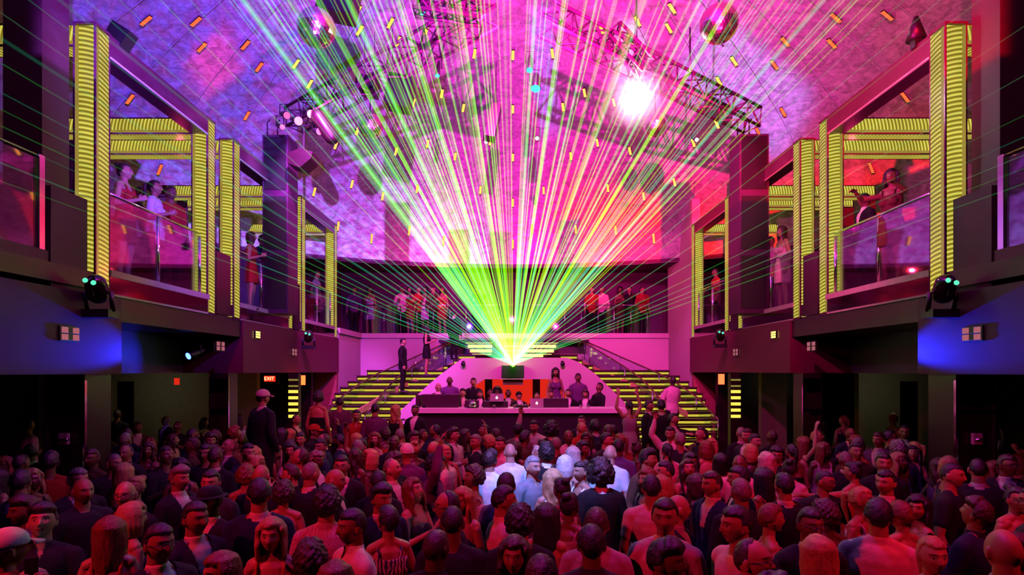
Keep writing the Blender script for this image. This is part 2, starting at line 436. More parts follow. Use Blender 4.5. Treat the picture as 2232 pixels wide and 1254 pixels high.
def specs():
    k = ('specs',)
    if k in MESH: return MESH[k]
    mb = MB(); h = HC
    for s in (-1, 1):
        mb.tube([h + V((s * .031 + .021 * cos(t), -.106, .006 + .015 * sin(t))) for t in [2 * pi * j / 14 for j in range(15)]], .0022, 6)
        mb.tube([h + V((s * .052, -.104, .010)), h + V((s * .072, -.07, .010)), h + V((s * .079, .005, .006))], .002, 6)
    mb.tube([h + V((-.010, -.107, .008)), h + V((.010, -.107, .008))], .002, 6)
    me = mb.mesh('specs', True); MESH[k] = me; return me

def skin_mat(name, col):
    m, n, out = nt(name); L = n.links.new
    b = n.nodes.new('ShaderNodeBsdfPrincipled'); L(b.outputs[0], out.inputs[0]); b.inputs['Roughness'].default_value = .45
    at = n.nodes.new('ShaderNodeAttribute'); at.attribute_name = 'hc'; sp = n.nodes.new('ShaderNodeSeparateXYZ'); L(at.outputs['Vector'], sp.inputs[0])
    x = mth(n, 'ABSOLUTE', sp.outputs[0]); y = sp.outputs[1]; z = sp.outputs[2]; front = mth(n, 'LESS_THAN', y, -.03)
    def ell(cx, cz, rx, rz, tilt=0):
        dz = mth(n, 'SUBTRACT', z, cz)
        if cx == 0: dz = mth(n, 'SUBTRACT', dz, mth(n, 'MULTIPLY', mth(n, 'MULTIPLY', x, x), 11.0))
        if tilt: dz = mth(n, 'SUBTRACT', dz, mth(n, 'MULTIPLY', mth(n, 'SUBTRACT', x, cx), tilt))
        a = mth(n, 'POWER', mth(n, 'DIVIDE', mth(n, 'SUBTRACT', x, cx), rx), 2.0); c = mth(n, 'POWER', mth(n, 'ABSOLUTE', mth(n, 'DIVIDE', dz, rz)), 2.0)
        return mth(n, 'MULTIPLY', mth(n, 'LESS_THAN', mth(n, 'ADD', a, c), 1.0), front)
    cur = None
    no = N(n, 'ShaderNodeTexNoise', Scale=14.0); tc = n.nodes.new('ShaderNodeTexCoord'); L(tc.outputs['Object'], no.inputs['Vector'])
    oi = n.nodes.new('ShaderNodeObjectInfo')
    def tint(k):
        q = N(n, 'ShaderNodeMix', _data_type='RGBA', _blend_type='MULTIPLY'); q.inputs[0].default_value = 1; L(oi.outputs['Color'], q.inputs[6]); q.inputs[7].default_value = (*k, 1); return q.outputs[2]
    base = N(n, 'ShaderNodeMix', _data_type='RGBA'); L(no.outputs[0], base.inputs[0]); L(tint((.85, .85, .85)), base.inputs[6]); L(tint((1.1, 1.1, 1.1)), base.inputs[7])
    cur = base.outputs[2]; lipc = tint((.62, .22, .25))
    for msk, c in ((ell(0, -.060, .025, .0095), None), (ell(0, -.060, .024, .0016), (.03, .01, .01)), (ell(.031, .006, .0165, .0085), (.05, .03, .03)), (ell(.031, .0055, .0140, .0060), (.75, .72, .70)), (ell(.031, .0055, .0058, .0060), (.03, .02, .015)), (ell(.033, .029, .021, .0042, -.12), (.03, .018, .012))):
        mx = N(n, 'ShaderNodeMix', _data_type='RGBA'); L(msk, mx.inputs[0]); L(cur, mx.inputs[6]); (L(lipc, mx.inputs[7]) if c is None else setattr(mx.inputs[7], 'default_value', (*c, 1))); cur = mx.outputs[2]
    L(cur, b.inputs['Base Color'])
    return m
M_SKIN = skin_mat('skin', None); SKIN = [(.62, .38, .28), (.52, .30, .20), (.40, .21, .13), (.22, .11, .065), (.12, .055, .035)]
def oc_mat(m):
    n = m.node_tree; oi = n.nodes.new('ShaderNodeObjectInfo')
    for x in n.nodes:
        if x.type == 'MIX' and x.blend_type == 'MULTIPLY': n.links.new(oi.outputs['Color'], x.inputs[6])
    return m
M_HAIR = oc_mat(pbr('hair', (1, 1, 1), .42, vary=.35, scale=30, bump=.6, bscale=120)); M_CLOTH = oc_mat(pbr('cloth', (1, 1, 1), .8, spec=.25, vary=.18, scale=14, bump=.35, bscale=90))
def hair_mat(name, c): return c
HAIR = {'black': hair_mat('black', (.010, .008, .008)), 'brown': hair_mat('brown', (.045, .022, .012)), 'auburn': hair_mat('auburn', (.20, .05, .02)), 'blonde': hair_mat('blonde', (.55, .36, .16)), 'grey': hair_mat('grey', (.25, .23, .22)), 'silver': hair_mat('silver', (.65, .62, .58))}
CLOTH = {'black': (.010, .010, .012), 'charcoal': (.035, .035, .04), 'navy': (.012, .016, .05), 'white': (.85, .85, .88), 'pink': (.85, .55, .70), 'lilac': (.50, .42, .66), 'grey': (.22, .22, .24), 'red': (.45, .03, .03), 'blue': (.12, .20, .50), 'brown': (.10, .05, .03), 'purple': (.16, .05, .22), 'pale blue': (.45, .52, .70), 'cream': (.70, .62, .50), 'orange': (.6, .2, .05)}
def cloth(c): return M_CLOTH
def patterned():
    if 'cloth_dots' in MATS: return MATS['cloth_dots']
    m, n, out = nt('cloth_dots'); L = n.links.new; b = n.nodes.new('ShaderNodeBsdfPrincipled'); L(b.outputs[0], out.inputs[0]); b.inputs['Roughness'].default_value = .8
    tc = n.nodes.new('ShaderNodeTexCoord'); ck = N(n, 'ShaderNodeTexChecker', Scale=95.0, Color1=(.80, .55, .68, 1), Color2=(.42, .22, .42, 1)); L(tc.outputs['Object'], ck.inputs['Vector']); L(ck.outputs[0], b.inputs['Base Color'])
    MATS['cloth_dots'] = m; return m
def zebra():
    if 'cloth_zebra' in MATS: return MATS['cloth_zebra']
    m, n, out = nt('cloth_zebra'); L = n.links.new; b = n.nodes.new('ShaderNodeBsdfPrincipled'); L(b.outputs[0], out.inputs[0]); b.inputs['Roughness'].default_value = .7
    tc = n.nodes.new('ShaderNodeTexCoord'); w = N(n, 'ShaderNodeTexWave', Scale=11.0, Distortion=7.0, Detail=1.0); L(tc.outputs['Object'], w.inputs['Vector']); w.inputs['Detail Scale'].default_value = 1.4
    rp = n.nodes.new('ShaderNodeValToRGB'); L(w.outputs[0], rp.inputs[0]); e = rp.color_ramp.elements; e[0].position = .48; e[0].color = (.01, .01, .01, 1); e[1].position = .54; e[1].color = (.8, .78, .8, 1); L(rp.outputs[0], b.inputs['Base Color'])
    MATS['cloth_zebra'] = m; return m
def cmat(c): return patterned() if c == 'dots' else zebra() if c == 'zebra' else cloth(c)
def tinted(o, c): o.color = (*(CLOTH.get(c, (1, 1, 1)) if isinstance(c, str) else c), 1); return o

def person(x, y, z, face, label, sex='m', pose='stand', hr='short', hc='black', tp='jacket', tc='black', inner='white', tr='black', skin=1, hatk=None, hatc='white', gl=False, scale=1.0, group=None, shoes=False):
    """face: degrees, 0 looks at the camera, 90 to the right of the picture, 180 away"""
    o = thing('person', label, 'person', (x, y, z), R(face), group, scale)
    tinted(obj('body', body(sex, pose), M_SKIN, o), SKIN[skin])
    if hr:
        h = tinted(obj('hair', hair(hr), M_HAIR, o), HAIR[hc]); h.matrix_local = head_xf(POSE[pose][2])
    if hatk:
        h = obj({'cap': 'cap', 'beanie': 'beanie', 'brim': 'hat'}[hatk], hat(hatk), cmat(hatc), o); tinted(h, hatc); h.matrix_local = head_xf(POSE[pose][2])
    if gl:
        h = obj('glasses', specs(), pbr('frame_black', (.01, .01, .01), .3), o); h.matrix_local = head_xf(POSE[pose][2])
    nm = {'jacket': 'jacket', 'shirt': 'shirt', 'tee': 'shirt', 'dress': 'dress', 'strap': 'dress'}[tp]
    tinted(obj(nm, top(tp, sex, pose), cmat(tc), o), tc)
    if tp == 'jacket': tinted(obj('shirt', top('inner', sex, 'stand'), cmat(inner), o), inner)
    if tp not in ('dress', 'strap'): tinted(obj('trousers', top('trousers', sex, 'stand'), cmat(tr), o), tr)
    if shoes: obj('shoes', top('shoes', sex, 'stand'), pbr('leather', (.012, .01, .01), .35), o)
    return o
# ------------------------------------------------------------------ the room
W = 5.5
M_dark = pbr('dark_lacquer', (.020, .003, .010), .35, vary=.2)
M_wood = pbr('dark_stained_wood', (.026, .003, .010), .6, vary=.35, scale=3)
M_column = pbr('plum_plaster', (.06, .006, .030), .6)
M_white = pbr('white_plaster', (.78, .74, .78), .6, vary=.03, scale=2)
M_trim = pbr('pale_stone', (.55, .50, .50), .35)
M_grey = pbr('grey_plaster', (.30, .30, .22), .8)
M_gloss = pbr('plum_gloss_metal', (.13, .035, .09), .22, metal=.4, vary=.1)
M_mirror = pbr('bronze_mirror', (.30, .16, .16), .08, metal=1, vary=.2, scale=2)
M_chrome = pbr('chrome', (.8, .8, .82), .12, metal=1, vary=.02)
M_black = pbr('black_metal', (.012, .012, .014), .4)
M_truss = pbr('truss_paint', (.16, .03, .10), .5)
M_floor = pbr('dark_stone_floor', (.03, .02, .022), .3)
M_glass = glass('balustrade_glass')

# floor: main floor
struct('floor', MB().box(-13.5, 13.5, -3, 24, -.2, 0), M_floor)

# dome -----------------------------------------------------------------
DC = V((0, 8.5, 6.4)); DR = (12.8, 12.8, 4.45)
def dome_pt(az, el):
    "az around from +Y (towards +X), el 0 rim .. pi/2 apex"
    return V((DC.x + DR[0] * cos(el) * sin(az), DC.y + DR[1] * cos(el) * cos(az), DC.z + DR[2] * sin(el)))
def dome_hit(px, py, k=1.0):
    o = V((CX, 0, CZ)); d = V(((px - HX) / F, 1, (HY - py) / F)); r = [q * k for q in DR]
    a = sum((d[i] / r[i]) ** 2 for i in range(3)); b = 2 * sum((o[i] - DC[i]) * d[i] / r[i] ** 2 for i in range(3)); c = sum(((o[i] - DC[i]) / r[i]) ** 2 for i in range(3)) - 1
    t = (-b + sqrt(b * b - 4 * a * c)) / (2 * a); return o + d * t
def dome_normal(p): return V([-(p[i] - DC[i]) / DR[i] ** 2 for i in range(3)]).normalized()
def make_dome():
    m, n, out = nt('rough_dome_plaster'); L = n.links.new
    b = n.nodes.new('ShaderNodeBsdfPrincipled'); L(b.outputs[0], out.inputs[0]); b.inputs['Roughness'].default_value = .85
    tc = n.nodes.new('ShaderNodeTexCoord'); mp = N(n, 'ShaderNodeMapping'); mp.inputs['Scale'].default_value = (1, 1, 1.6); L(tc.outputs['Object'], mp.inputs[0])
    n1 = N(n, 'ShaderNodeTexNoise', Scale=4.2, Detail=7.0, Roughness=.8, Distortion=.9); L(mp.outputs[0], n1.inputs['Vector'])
    rp = n.nodes.new('ShaderNodeValToRGB'); L(n1.outputs[0], rp.inputs[0]); e = rp.color_ramp.elements; e[0].position = .40; e[0].color = (.42, .42, .42, 1); e[1].position = .60; e[1].color = (.88, .88, .88, 1)  # plaster grain, also carrying contrast of the projected light pattern
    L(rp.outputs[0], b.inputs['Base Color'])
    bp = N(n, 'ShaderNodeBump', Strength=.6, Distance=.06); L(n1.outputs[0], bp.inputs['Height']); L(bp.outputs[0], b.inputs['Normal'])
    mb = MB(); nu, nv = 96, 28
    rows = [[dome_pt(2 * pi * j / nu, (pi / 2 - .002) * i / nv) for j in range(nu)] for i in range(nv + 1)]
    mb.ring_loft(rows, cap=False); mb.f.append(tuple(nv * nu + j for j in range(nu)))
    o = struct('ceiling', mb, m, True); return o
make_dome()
# drum wall below the dome (upper storey), and the lower walls
M_drum = pbr('dark_plum_wall', (.11, .010, .085), .7)
def drum():
    for nm, a0, a1 in (('left', -232, -39), ('right', 39, 232 - 104)):
        mb = MB(); n = 40
        for j in range(n):
            p, q = R(a0 + (a1 - a0) * j / n), R(a0 + (a1 - a0) * (j + 1) / n)
            mb.quad(*[(12.8 * sin(a), 8.5 + 12.8 * cos(a), z) for a, z in ((p, 4.0), (q, 4.0), (q, 6.42), (p, 6.42))])
        struct('wall_drum_' + nm, mb, M_drum, True)
    arc = [(12.78 * sin(R(a)), 8.5 + 12.78 * cos(R(a)), 6.41) for a in range(-44, 45, 4)]
    struct('ceiling_upper_far', MB().prism(arc + [(9.4, 22.62, 6.41), (-9.4, 22.62, 6.41)], (0, 0, .12)), M_drum)
drum()
# ribs: thin cables up the dome towards the apex
M_rib = pbr('pale_cable', (.75, .78, .95), .4, vary=0)
RIBS = 48
for k in range(RIBS):
    az = 2 * pi * k / RIBS
    if abs((az + pi) % (2 * pi) - pi) > 2.2: continue
    mb = MB(); pts = []
    for i in range(29):
        el = .02 + (pi / 2 - .25) * i / 28; p = dome_pt(az, el); pts.append(p + dome_normal(p) * .05)
    mb.tube(pts, .007, 5)
    struct('trim_%d' % (k + 1), mb, M_rib, True)
# LED strips
LEDS = [(318,45),(427,47),(440,103),(535,98),(283,216),(565,146),(645,139),(538,252),(348,370),(779,23),(784,66),(851,50),(868,90),(675,183),(732,316),(685,418),(901,224),(863,330),(767,401),(834,428),(810,520),(963,204),(932,313),(909,412),(1034,117),(1010,235),(992,341),(1047,414),(892,503),(967,525),(1068,308),(1118,120),(1118,238),(1118,343),(1118,442),(1118,532),(930,64),(737,493),(779,285),
 (1390,46),(1465,18),(1458,61),(1373,86),(1311,62),(1204,116),(1274,202),(1227,233),(1338,223),(1302,311),(1373,329),(1244,340),(1511,311),(1470,397),(1325,410),(1185,415),(1567,177),(1600,133),(1563,271),(1822,39),(1934,34),(1712,91),(1813,95),(1688,141),(1973,212),(1707,244),(1899,366),(1403,428),(1342,502),(1425,520),(1255,500),(1160,500),(1652,286)]
M_ledred = emis('led_red', (1, .05, .015), 5.0, False); M_ledamb = emis('led_amber', (1, .26, .04), 5.0, False)
APEX = V((0, 8.5, 6.4 + 4.45))
def led_places():
    rib_of = {}
    for px, py in LEDS:
        p = dome_hit(px, py, .985); az = math.atan2(p.x - DC.x, p.y - DC.y); k = round(az / (2 * pi / RIBS)); rib_of.setdefault(k, []).append((p, px, py))
    side = lambda k: 'the centre rib' if k == 0 else '%s rib %s of centre' % (['', 'first', 'second', 'third', 'fourth', 'fifth', 'sixth', 'seventh', 'eighth', 'ninth', 'tenth', 'eleventh', 'twelfth', 'thirteenth', 'fourteenth', 'fifteenth'][min(15, abs(k))], 'left' if k < 0 else 'right')
    ordn = ['lowest', 'second lowest', 'third lowest', 'fourth lowest', 'fifth lowest', 'sixth lowest', 'seventh lowest', 'eighth lowest']
    for k, ps in rib_of.items():
        ps.sort(key=lambda q: q[0].z)
        for i, (p, px, py) in enumerate(ps):
            up = (APEX - p); nn = dome_normal(p); up = (up - nn * up.dot(nn)).normalized(); s = up.cross(nn)
            amber = 640 < px < 1640
            t = thing('led_strip', '%s LED dash on the dome, %s on %s' % ('amber' if amber else 'red', ordn[min(i, 7)], side(k)), 'led light', p, 0, 'LED dashes up the dome')
            M3 = Matrix((s, up, nn)).transposed()
            t.rotation_euler = M3.to_euler()
            MB().box(-.035, .035, -.165, .165, -.02, .004).build('housing', M_black, t)
            mb = MB()
            for j in range(6):
                y = -.135 + j * .054; mb.box(-.032, .032, y - .016, y + .016, .004, .014)
            mb.build('diodes', M_ledamb if amber else M_ledred, t)
led_places()

# ------------------------------------------------------------------ side balconies
Y0 = [7.72, 11.58, 15.36]; BL = 3.15; PW = .29; ZT, ZB = 7.22, 3.74
M_lou = louvre('louvre_panel', 'Z', .85)
ORD = ['nearest', 'middle', 'far']
def portal(sx, y, bay, end):
    """square light-box post with light-box beam running outwards; sx side, y near face"""
    side = 'left' if sx < 0 else 'right'
    t = thing('light_portal', 'yellow louvred light post and beam at %s end of %s bay, %s balcony' % (end, ORD[bay], side), 'light column', (sx * W, y, ZB), 0, 'yellow louvred portals along the balconies')
    H = ZT - ZB; e = .022; mb = MB()
    X = lambda u: sx * u      # u outwards from the inner corner
    def bx(u0, u1, y0, y1, z0, z1): a, b = sorted((X(u0), X(u1))); mb.box(a, b, y0, y1, z0, z1)
    for u in (0, PW - e):
        for yy in (0, PW - e): bx(u, u + e, yy, yy + e, 0, H)
    bx(-.004, PW + .004, -.004, PW + .004, H, H + .03); bx(0, PW, 0, PW, -.02, .03)
    L = 2.9; zb = H - .29
    for z in (zb, H - e):
        for yy in (0, PW - e): bx(PW, PW + L, yy, yy + e, z, z + e)
    bx(PW + L, PW + L + .03, 0, PW, 0, H)
    bx(PW + L - .25, PW + L, 0, .03, 0, H); bx(.03, PW + L, .12, .17, H - .01, H + .02)
    mb.build('frame', M_gloss, t)
    z0, z1 = .03, H - e
    def pn(a, b, c, d, wl, vl): panel('light_panel', a, b, c, d, M_lou, t, wl, vl)
    q = .006
    # front (camera) face: u runs so that the plain margin sits outwards
    pn((X(PW - e), q, z0), (X(e), q, z0), (X(e), q, z1), (X(PW - e), q, z1), 1, H)
    pn((X(q), e, z0), (X(q), PW - e, z0), (X(q), PW - e, z1), (X(q), e, z1), 1, H)
    pn((X(e), PW - q, z0), (X(PW - e), PW - q, z0), (X(PW - e), PW - q, z1), (X(e), PW - q, z1), 1, H)
    pn((X(PW - q), e, z0), (X(PW - q), PW - e, z0), (X(PW - q), PW - e, zb), (X(PW - q), e, zb), 1, H)
    # beam: near face, underside, far face
    pn((X(PW), q, zb + e), (X(PW), q, H - e), (X(PW + L), q, H - e), (X(PW + L), q, zb + e), 1, L)
    pn((X(PW), e, zb + q), (X(PW), PW - e, zb + q), (X(PW + L), PW - e, zb + q), (X(PW + L), e, zb + q), 1, L)
    pn((X(PW), PW - q, zb + e), (X(PW), PW - q, H - e), (X(PW + L), PW - q, H - e), (X(PW + L), PW - q, zb + e), 1, L)
for sx in (-1, 1):
    side = 'left' if sx < 0 else 'right'
    for i, y in enumerate(Y0):
        portal(sx, y, i, 'near'); portal(sx, y + BL - PW, i, 'far')
        a, b = sorted((sx * W, sx * (W + PW)))
        # long beam
        t = thing('balcony_beam', 'plum glossy box beam along the top of the %s bay, %s balcony' % (ORD[i], side), 'beam', (sx * W, y + PW, ZT - .29), 0, 'long beams along the balcony fronts')
        aa, bb = sorted((0, sx * PW))
        MB().box(aa, bb, 0, BL - 2 * PW, 0, .31).build('beam_body', M_gloss, t)
        mb = MB(); c0, c1 = sorted((sx * -.008, sx * .02)); mb.box(c0, c1, 0, BL - 2 * PW, -.012, .012); mb.build('edge_strip', M_trim, t)
        # fascia with bronze mirror and pale sill
        t = thing('balcony_fascia', 'bronze mirrored fascia under a pale sill, %s bay, %s balcony' % (ORD[i], side), 'fascia', (sx * W, y + PW, ZB), 0, 'mirrored fascias of the balconies')
        c0, c1 = sorted((sx * .0, sx * .06)); MB().box(c0, c1, 0, BL - 2 * PW, .02, .25).build('mirror_panel', M_mirror, t)
        c0, c1 = sorted((sx * -.015, sx * .20)); MB().box(c0, c1, 0, BL - 2 * PW + .05, .25, .34).build('sill', M_trim, t)
        c0, c1 = sorted((sx * -.015, sx * .05)); MB().box(c0, c1, 0, BL - 2 * PW, -.01, .02).build('lower_trim', M_trim, t)
        # glass balustrade
        t = thing('glass_balustrade', 'clear glass balustrade with chrome posts in %s bay, %s balcony' % (ORD[i], side), 'balustrade', (sx * (W + .12), y + PW, ZB + .34), 0, 'glass balustrades of the balconies')
        for k in range(2):
            l = (BL - 2 * PW) / 2; MB().box(-.006, .006, k * l + .03, (k + 1) * l - .03, .0, 1.05).build('glass_pane', M_glass, t)
        for k in range(3):
            yy = min(BL - 2 * PW - .03, max(.03, k * (BL - 2 * PW) / 2)); MB().tube([(0, yy, 0), (0, yy, 1.02)], .028, 12).build('post', M_chrome, t, True)
        MB().tube([(0, .01, 1.07), (0, BL - 2 * PW - .01, 1.07)], .02, 10).build('handrail', M_chrome, t, True)
        # solid fin between bays
        if i < 2:
            a2, b2 = sorted((sx * (W - .0), sx * (W + .5)))
            yy = y + BL + .02
            tag(MB().box(a2, b2, yy + .02, Y0[i + 1] - .12, 3.76 if i else 3.77, 4.92).build('balcony_pier', M_dark), 'dark solid pier between the %s and %s bays, %s balcony' % (ORD[i], ORD[i + 1], side), 'pier', 'piers between the balcony bays')
    # slab / soffits
    a, b = sorted((sx * (W + .02), sx * 12.4)); 
    struct('floor_balcony_' + side, MB().box(a, b, 3.5, 18.6, 3.78, 4.0), M_dark)
    a, b = sorted((sx * (W - .02), sx * 12.4)); struct('beam_far_' + side, MB().box(a, b, 11.95, 18.62, 2.68, 3.74), pbr('plum_fascia', (.13, .010, .045), .6))
    a, b = sorted((sx * (W - .06), sx * 12.4)); struct('beam_near_' + side, MB().box(a, b, 3.0, 8.15, 2.68, 3.70), M_wood)
    a, b = sorted((sx * (W + 1.2), sx * 12.4)); struct('beam_middle_' + side, MB().box(a, b, 8.15, 11.95, 2.68, 3.74), pbr('blue_grey_panel', (.10, .07, .16), .5))
    a, b = sorted((sx * (W + .02), sx * (W + 1.4))); struct('slab_recess_' + side, MB().box(a, b, 8.15, 11.95, 3.4, 3.76), M_dark)
    # inner back wall of balcony storey
    a, b = sorted((sx * 8.8, sx * 8.95)); struct('wall_balcony_' + side, MB().box(a, b, 3.5, 18.5, 4.0, 6.1), M_drum)
    # near block: parapet fin, tall column, near balustrade
    a, b = sorted((sx * 5.56, sx * 6.2)); struct('wall_fin_' + side, MB().box(a, b, 7.05, 7.66, 3.68, 4.92), M_wood)
    a, b = sorted((sx * 5.75, sx * 6.22)); struct('column_' + side, MB().box(a, b, 7.16, 7.60, 4.92, 10.5), M_column)
    a, b = sorted((sx * 5.58, sx * 5.85)); struct('trim_sill_' + side, MB().box(a, b, 3.4, 7.04, 3.95, 4.14), M_column)
    t = thing('glass_balustrade', 'dark glass balustrade nearest the camera on the %s, chrome end post' % side, 'balustrade', (sx * 5.62, 3.5, 4.14), 0, None)
    MB().box(-.006, .006, 0, 3.4, 0, 1.05).build('glass_pane', M_glass, t); MB().box(-.03, .03, 3.42, 3.5, 0, 1.1).build('post', M_chrome, t); MB().tube([(0, 0, 1.08), (0, 3.44, 1.08)], .02).build('handrail', M_chrome, t, True)
    # support column under the near block, mirrored head, chrome edges
    x0, x1 = sorted((sx * 5.55, sx * 6.05)); t = thing('support_column', 'dark square column with chrome edges under the %s balcony' % side, 'column', ((x0 + x1) / 2, 7.6, 0), 0, None); w = .25
    MB().box(-w, w, 0, .5, 0, 2.68).build('shaft', M_dark, t)
    for s in (-1, 1): MB().box(s * w - .014, s * w + .014, -.02, .02, 0, 2.60).build('chrome_edge', M_chrome, t)
    MB().box(-w + .02, w - .02, -.012, .0, 2.28, 2.60).build('mirror_panel', M_mirror, t); MB().box(-w + .02, w - .02, -.012, .0, 2.18, 2.22).build('mirror_panel', M_mirror, t)
    t = thing('wall_box', 'small white box fixed on the chrome-edged %s column' % side, 'box', (sx * 5.78, 7.58, 1.86))
    MB().box(-.055, .055, -.05, 0, -.07, .07).build('casing', pbr('white_plastic', (.75, .7, .78), .4), t); MB().tube([(-.04, -.055, -.01), (.085 , -.075, -.005)], .018).build('lever', M_chrome, t, True)
    # second column set back, red-lit mirror head
    xx = P(472 if sx < 0 else 1776, 820, 11.6).x
    t = thing('support_column', 'far slim column with red-lit mirror panels under the %s balcony' % side, 'column', (xx, 11.7, 0)); w = .18
    MB().box(-w, w, 0, .4, 0, 2.68).build('shaft', M_dark, t)
    for s in (-1, 1): MB().box(s * w - .012, s * w + .012, -.015, .02, 0, 2.6).build('chrome_edge', M_chrome, t)
    MB().box(-w + .02, w - .02, -.012, 0, 2.30, 2.58).build('mirror_panel', M_mirror, t); MB().box(-w + .02, w - .02, -.012, 0, 1.86, 1.98).build('mirror_panel', M_mirror, t)
    # dim rear wall beneath the balcony
    a, b = sorted((sx * 6.0, sx * 12.6)); ms = MB(); yb = 15.5
    if sx < 0:
        ms.box(-12.6, P(245, 0, yb).x, yb, yb + .2, 0, 2.7).box(P(292, 0, yb).x, P(455, 0, yb).x, yb, yb + .2, 0, 2.7).box(P(245, 0, yb).x, P(292, 0, yb).x, yb, yb + .2, 2.45, 2.7)
        ms.box(P(500, 0, yb).x, P(560, 0, yb).x, yb, yb + .2, 0, 2.7)
    else:
        ms.box(P(2012, 0, yb).x, 12.6, yb, yb + .2, 0, 2.7).box(P(1872, 0, yb).x, P(1962, 0, yb).x, yb, yb + .2, 0, 2.7).box(P(1962, 0, yb).x, P(2012, 0, yb).x, yb, yb + .2, 2.45, 2.7)
        ms.box(P(1660, 0, yb).x, P(1715, 0, yb).x, yb, yb + .2, 0, 2.7)
    struct('wall_rear_' + side, ms, M_grey)
    a, b = sorted((sx * 6.0, sx * 12.6)); struct('wall_beyond_' + side, MB().box(a, b, 17.6, 17.8, 0, 2.7), M_dark)
    a, b = sorted((sx * 12.4, sx * 12.6)); struct('wall_outer_' + side, MB().box(a, b, -3, 17.6, 0, 2.7), M_dark)
    # LED louvre post under the far end
    xx = P(639 if sx < 0 else 1604, 850, 14.0).x
    t = thing('light_post', 'short yellow banded light post under the far end of %s balcony' % side, 'light column', (xx, 14.0, 0)); 
    MB().box(-.115, .115, .02, .2, 0, 2.66).build('casing', M_dark, t)
    for k in range(7):
        z = 1.62 + k * .145; MB().box(-.11, .11, -.01, .02, z, z + (.07 if k < 5 else .04)).build('light_band', emis('band_yellow', (.95, .80, .10), 1.1) if k < 5 else emis('band_dim', (.5, .4, .08), .5), t)
    # blinder pairs on the fascias
    for j, (pl, pr, yy, d) in enumerate((((152, 728), (2119, 728), .0, 7.72), ((480, 755), (1769, 755), 0, 11.9), ((641, 768), (1604, 768), 0, 14.0))):
        px, py = pl if sx < 0 else pr
        p = P(px, py, 0.0 + (5.5 - .08 + (.13 if sx > 0 else -.13)) * F / abs(px - HX))
        t = thing('wall_light', 'pair of small dim square lamps on the %s part of the %s fascia' % (ORD[j], side), 'wall light', (sx * (W - .07), p.y, p.z))
        MB().box(-.015, .015, -.16, .16, -.09, .09).build('back_plate', M_black, t)
        for s in (-1, 1):
            for q in (-1, 1): MB().box(-.028, .028, s * .09 - .045, s * .09 + .045, q * .042 - .034, q * .042 + .034).build('lamp', emis('lamp_pink', (.8, .22, .28), .5), t)
    # yellow grid lamp
    px = 560 if sx < 0 else 1688; yy = (5.5 + sx * .13 - .06) * F / abs(px - HX); p = P(px, 730, yy)
    t = thing('wall_light', 'small bright yellow square lamp on the fascia under %s balcony' % side, 'wall light', (sx * (W - .06), yy, p.z))
    MB().box(-.02, .02, -.12, .12, -.08, .08).build('back_plate', M_black, t)
    for q in (-1, 0, 1): MB().box(-.03, .03, -.10, .10, q * .05 - .018, q * .05 + .018).build('lamp', emis('lamp_yellow', (1, .85, .2), 1.6), t)

# ------------------------------------------------------------------ far end
YB = 21.4
struct('wall_far', MB().box(-6.2, 6.3, YB, YB + .2, 0, 4.0), M_white)
struct('trim_ledge', MB().box(-5.5, 5.55, YB - .06, YB + .25, 3.90, 4.07), M_white)
struct('floor_upper', MB().box(-10.5, 10.5, YB + .02, 22.6, 3.8, 4.0), M_dark)
struct('wall_upper_far', MB().box(-9.5, 9.5, 22.4, 22.6, 4.0, 6.42), M_drum)
struct('wall_side_left', MB().box(-5.75, -5.5, 18.62, YB + .1, 0, 3.98), M_white)
struct('trim_ledge_side', MB().box(-5.8, -5.44, 18.62, YB + .02, 3.90, 4.07), M_white)
struct('wall_side_right', MB().box(5.55, 5.80, 18.62, YB + .1, 0, 8.1), M_white)
struct('floor_upper_left', MB().box(-12.2, -5.52, 18.6, 22.4, 3.8, 4.0), M_dark)
struct('floor_upper_right', MB().box(5.8, 12.2, 18.6, 22.4, 3.8, 4.0), M_dark)
# walls beside the stairs, lit red and plum
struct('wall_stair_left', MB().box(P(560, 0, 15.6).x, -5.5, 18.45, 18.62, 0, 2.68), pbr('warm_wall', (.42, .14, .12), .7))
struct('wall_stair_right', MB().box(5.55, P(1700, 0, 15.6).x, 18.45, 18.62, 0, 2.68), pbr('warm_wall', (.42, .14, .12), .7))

# upper far balustrade
for k in range(6):
    x0 = -5.3 + k * 1.78
    t = thing('glass_balustrade', '%s glass pane of the balustrade on the far upper level' % ['leftmost', 'second from left', 'third from left', 'third from right', 'second from right', 'rightmost'][k], 'balustrade', (x0, YB + .08, 4.07), 0, 'balustrade panes on the far upper level')
    MB().box(.03, 1.75, -.006, .006, 0, 1.0).build('glass_pane', M_glass, t); MB().tube([(0, 0, 1.02), (1.78, 0, 1.02)], .018).build('handrail', M_chrome, t, True)
    for q in (0.0, .6, 1.2): MB().tube([(q + .02, 0.03, 0), (q + .02, .03, .98)], .02).build('post', M_chrome, t, True)

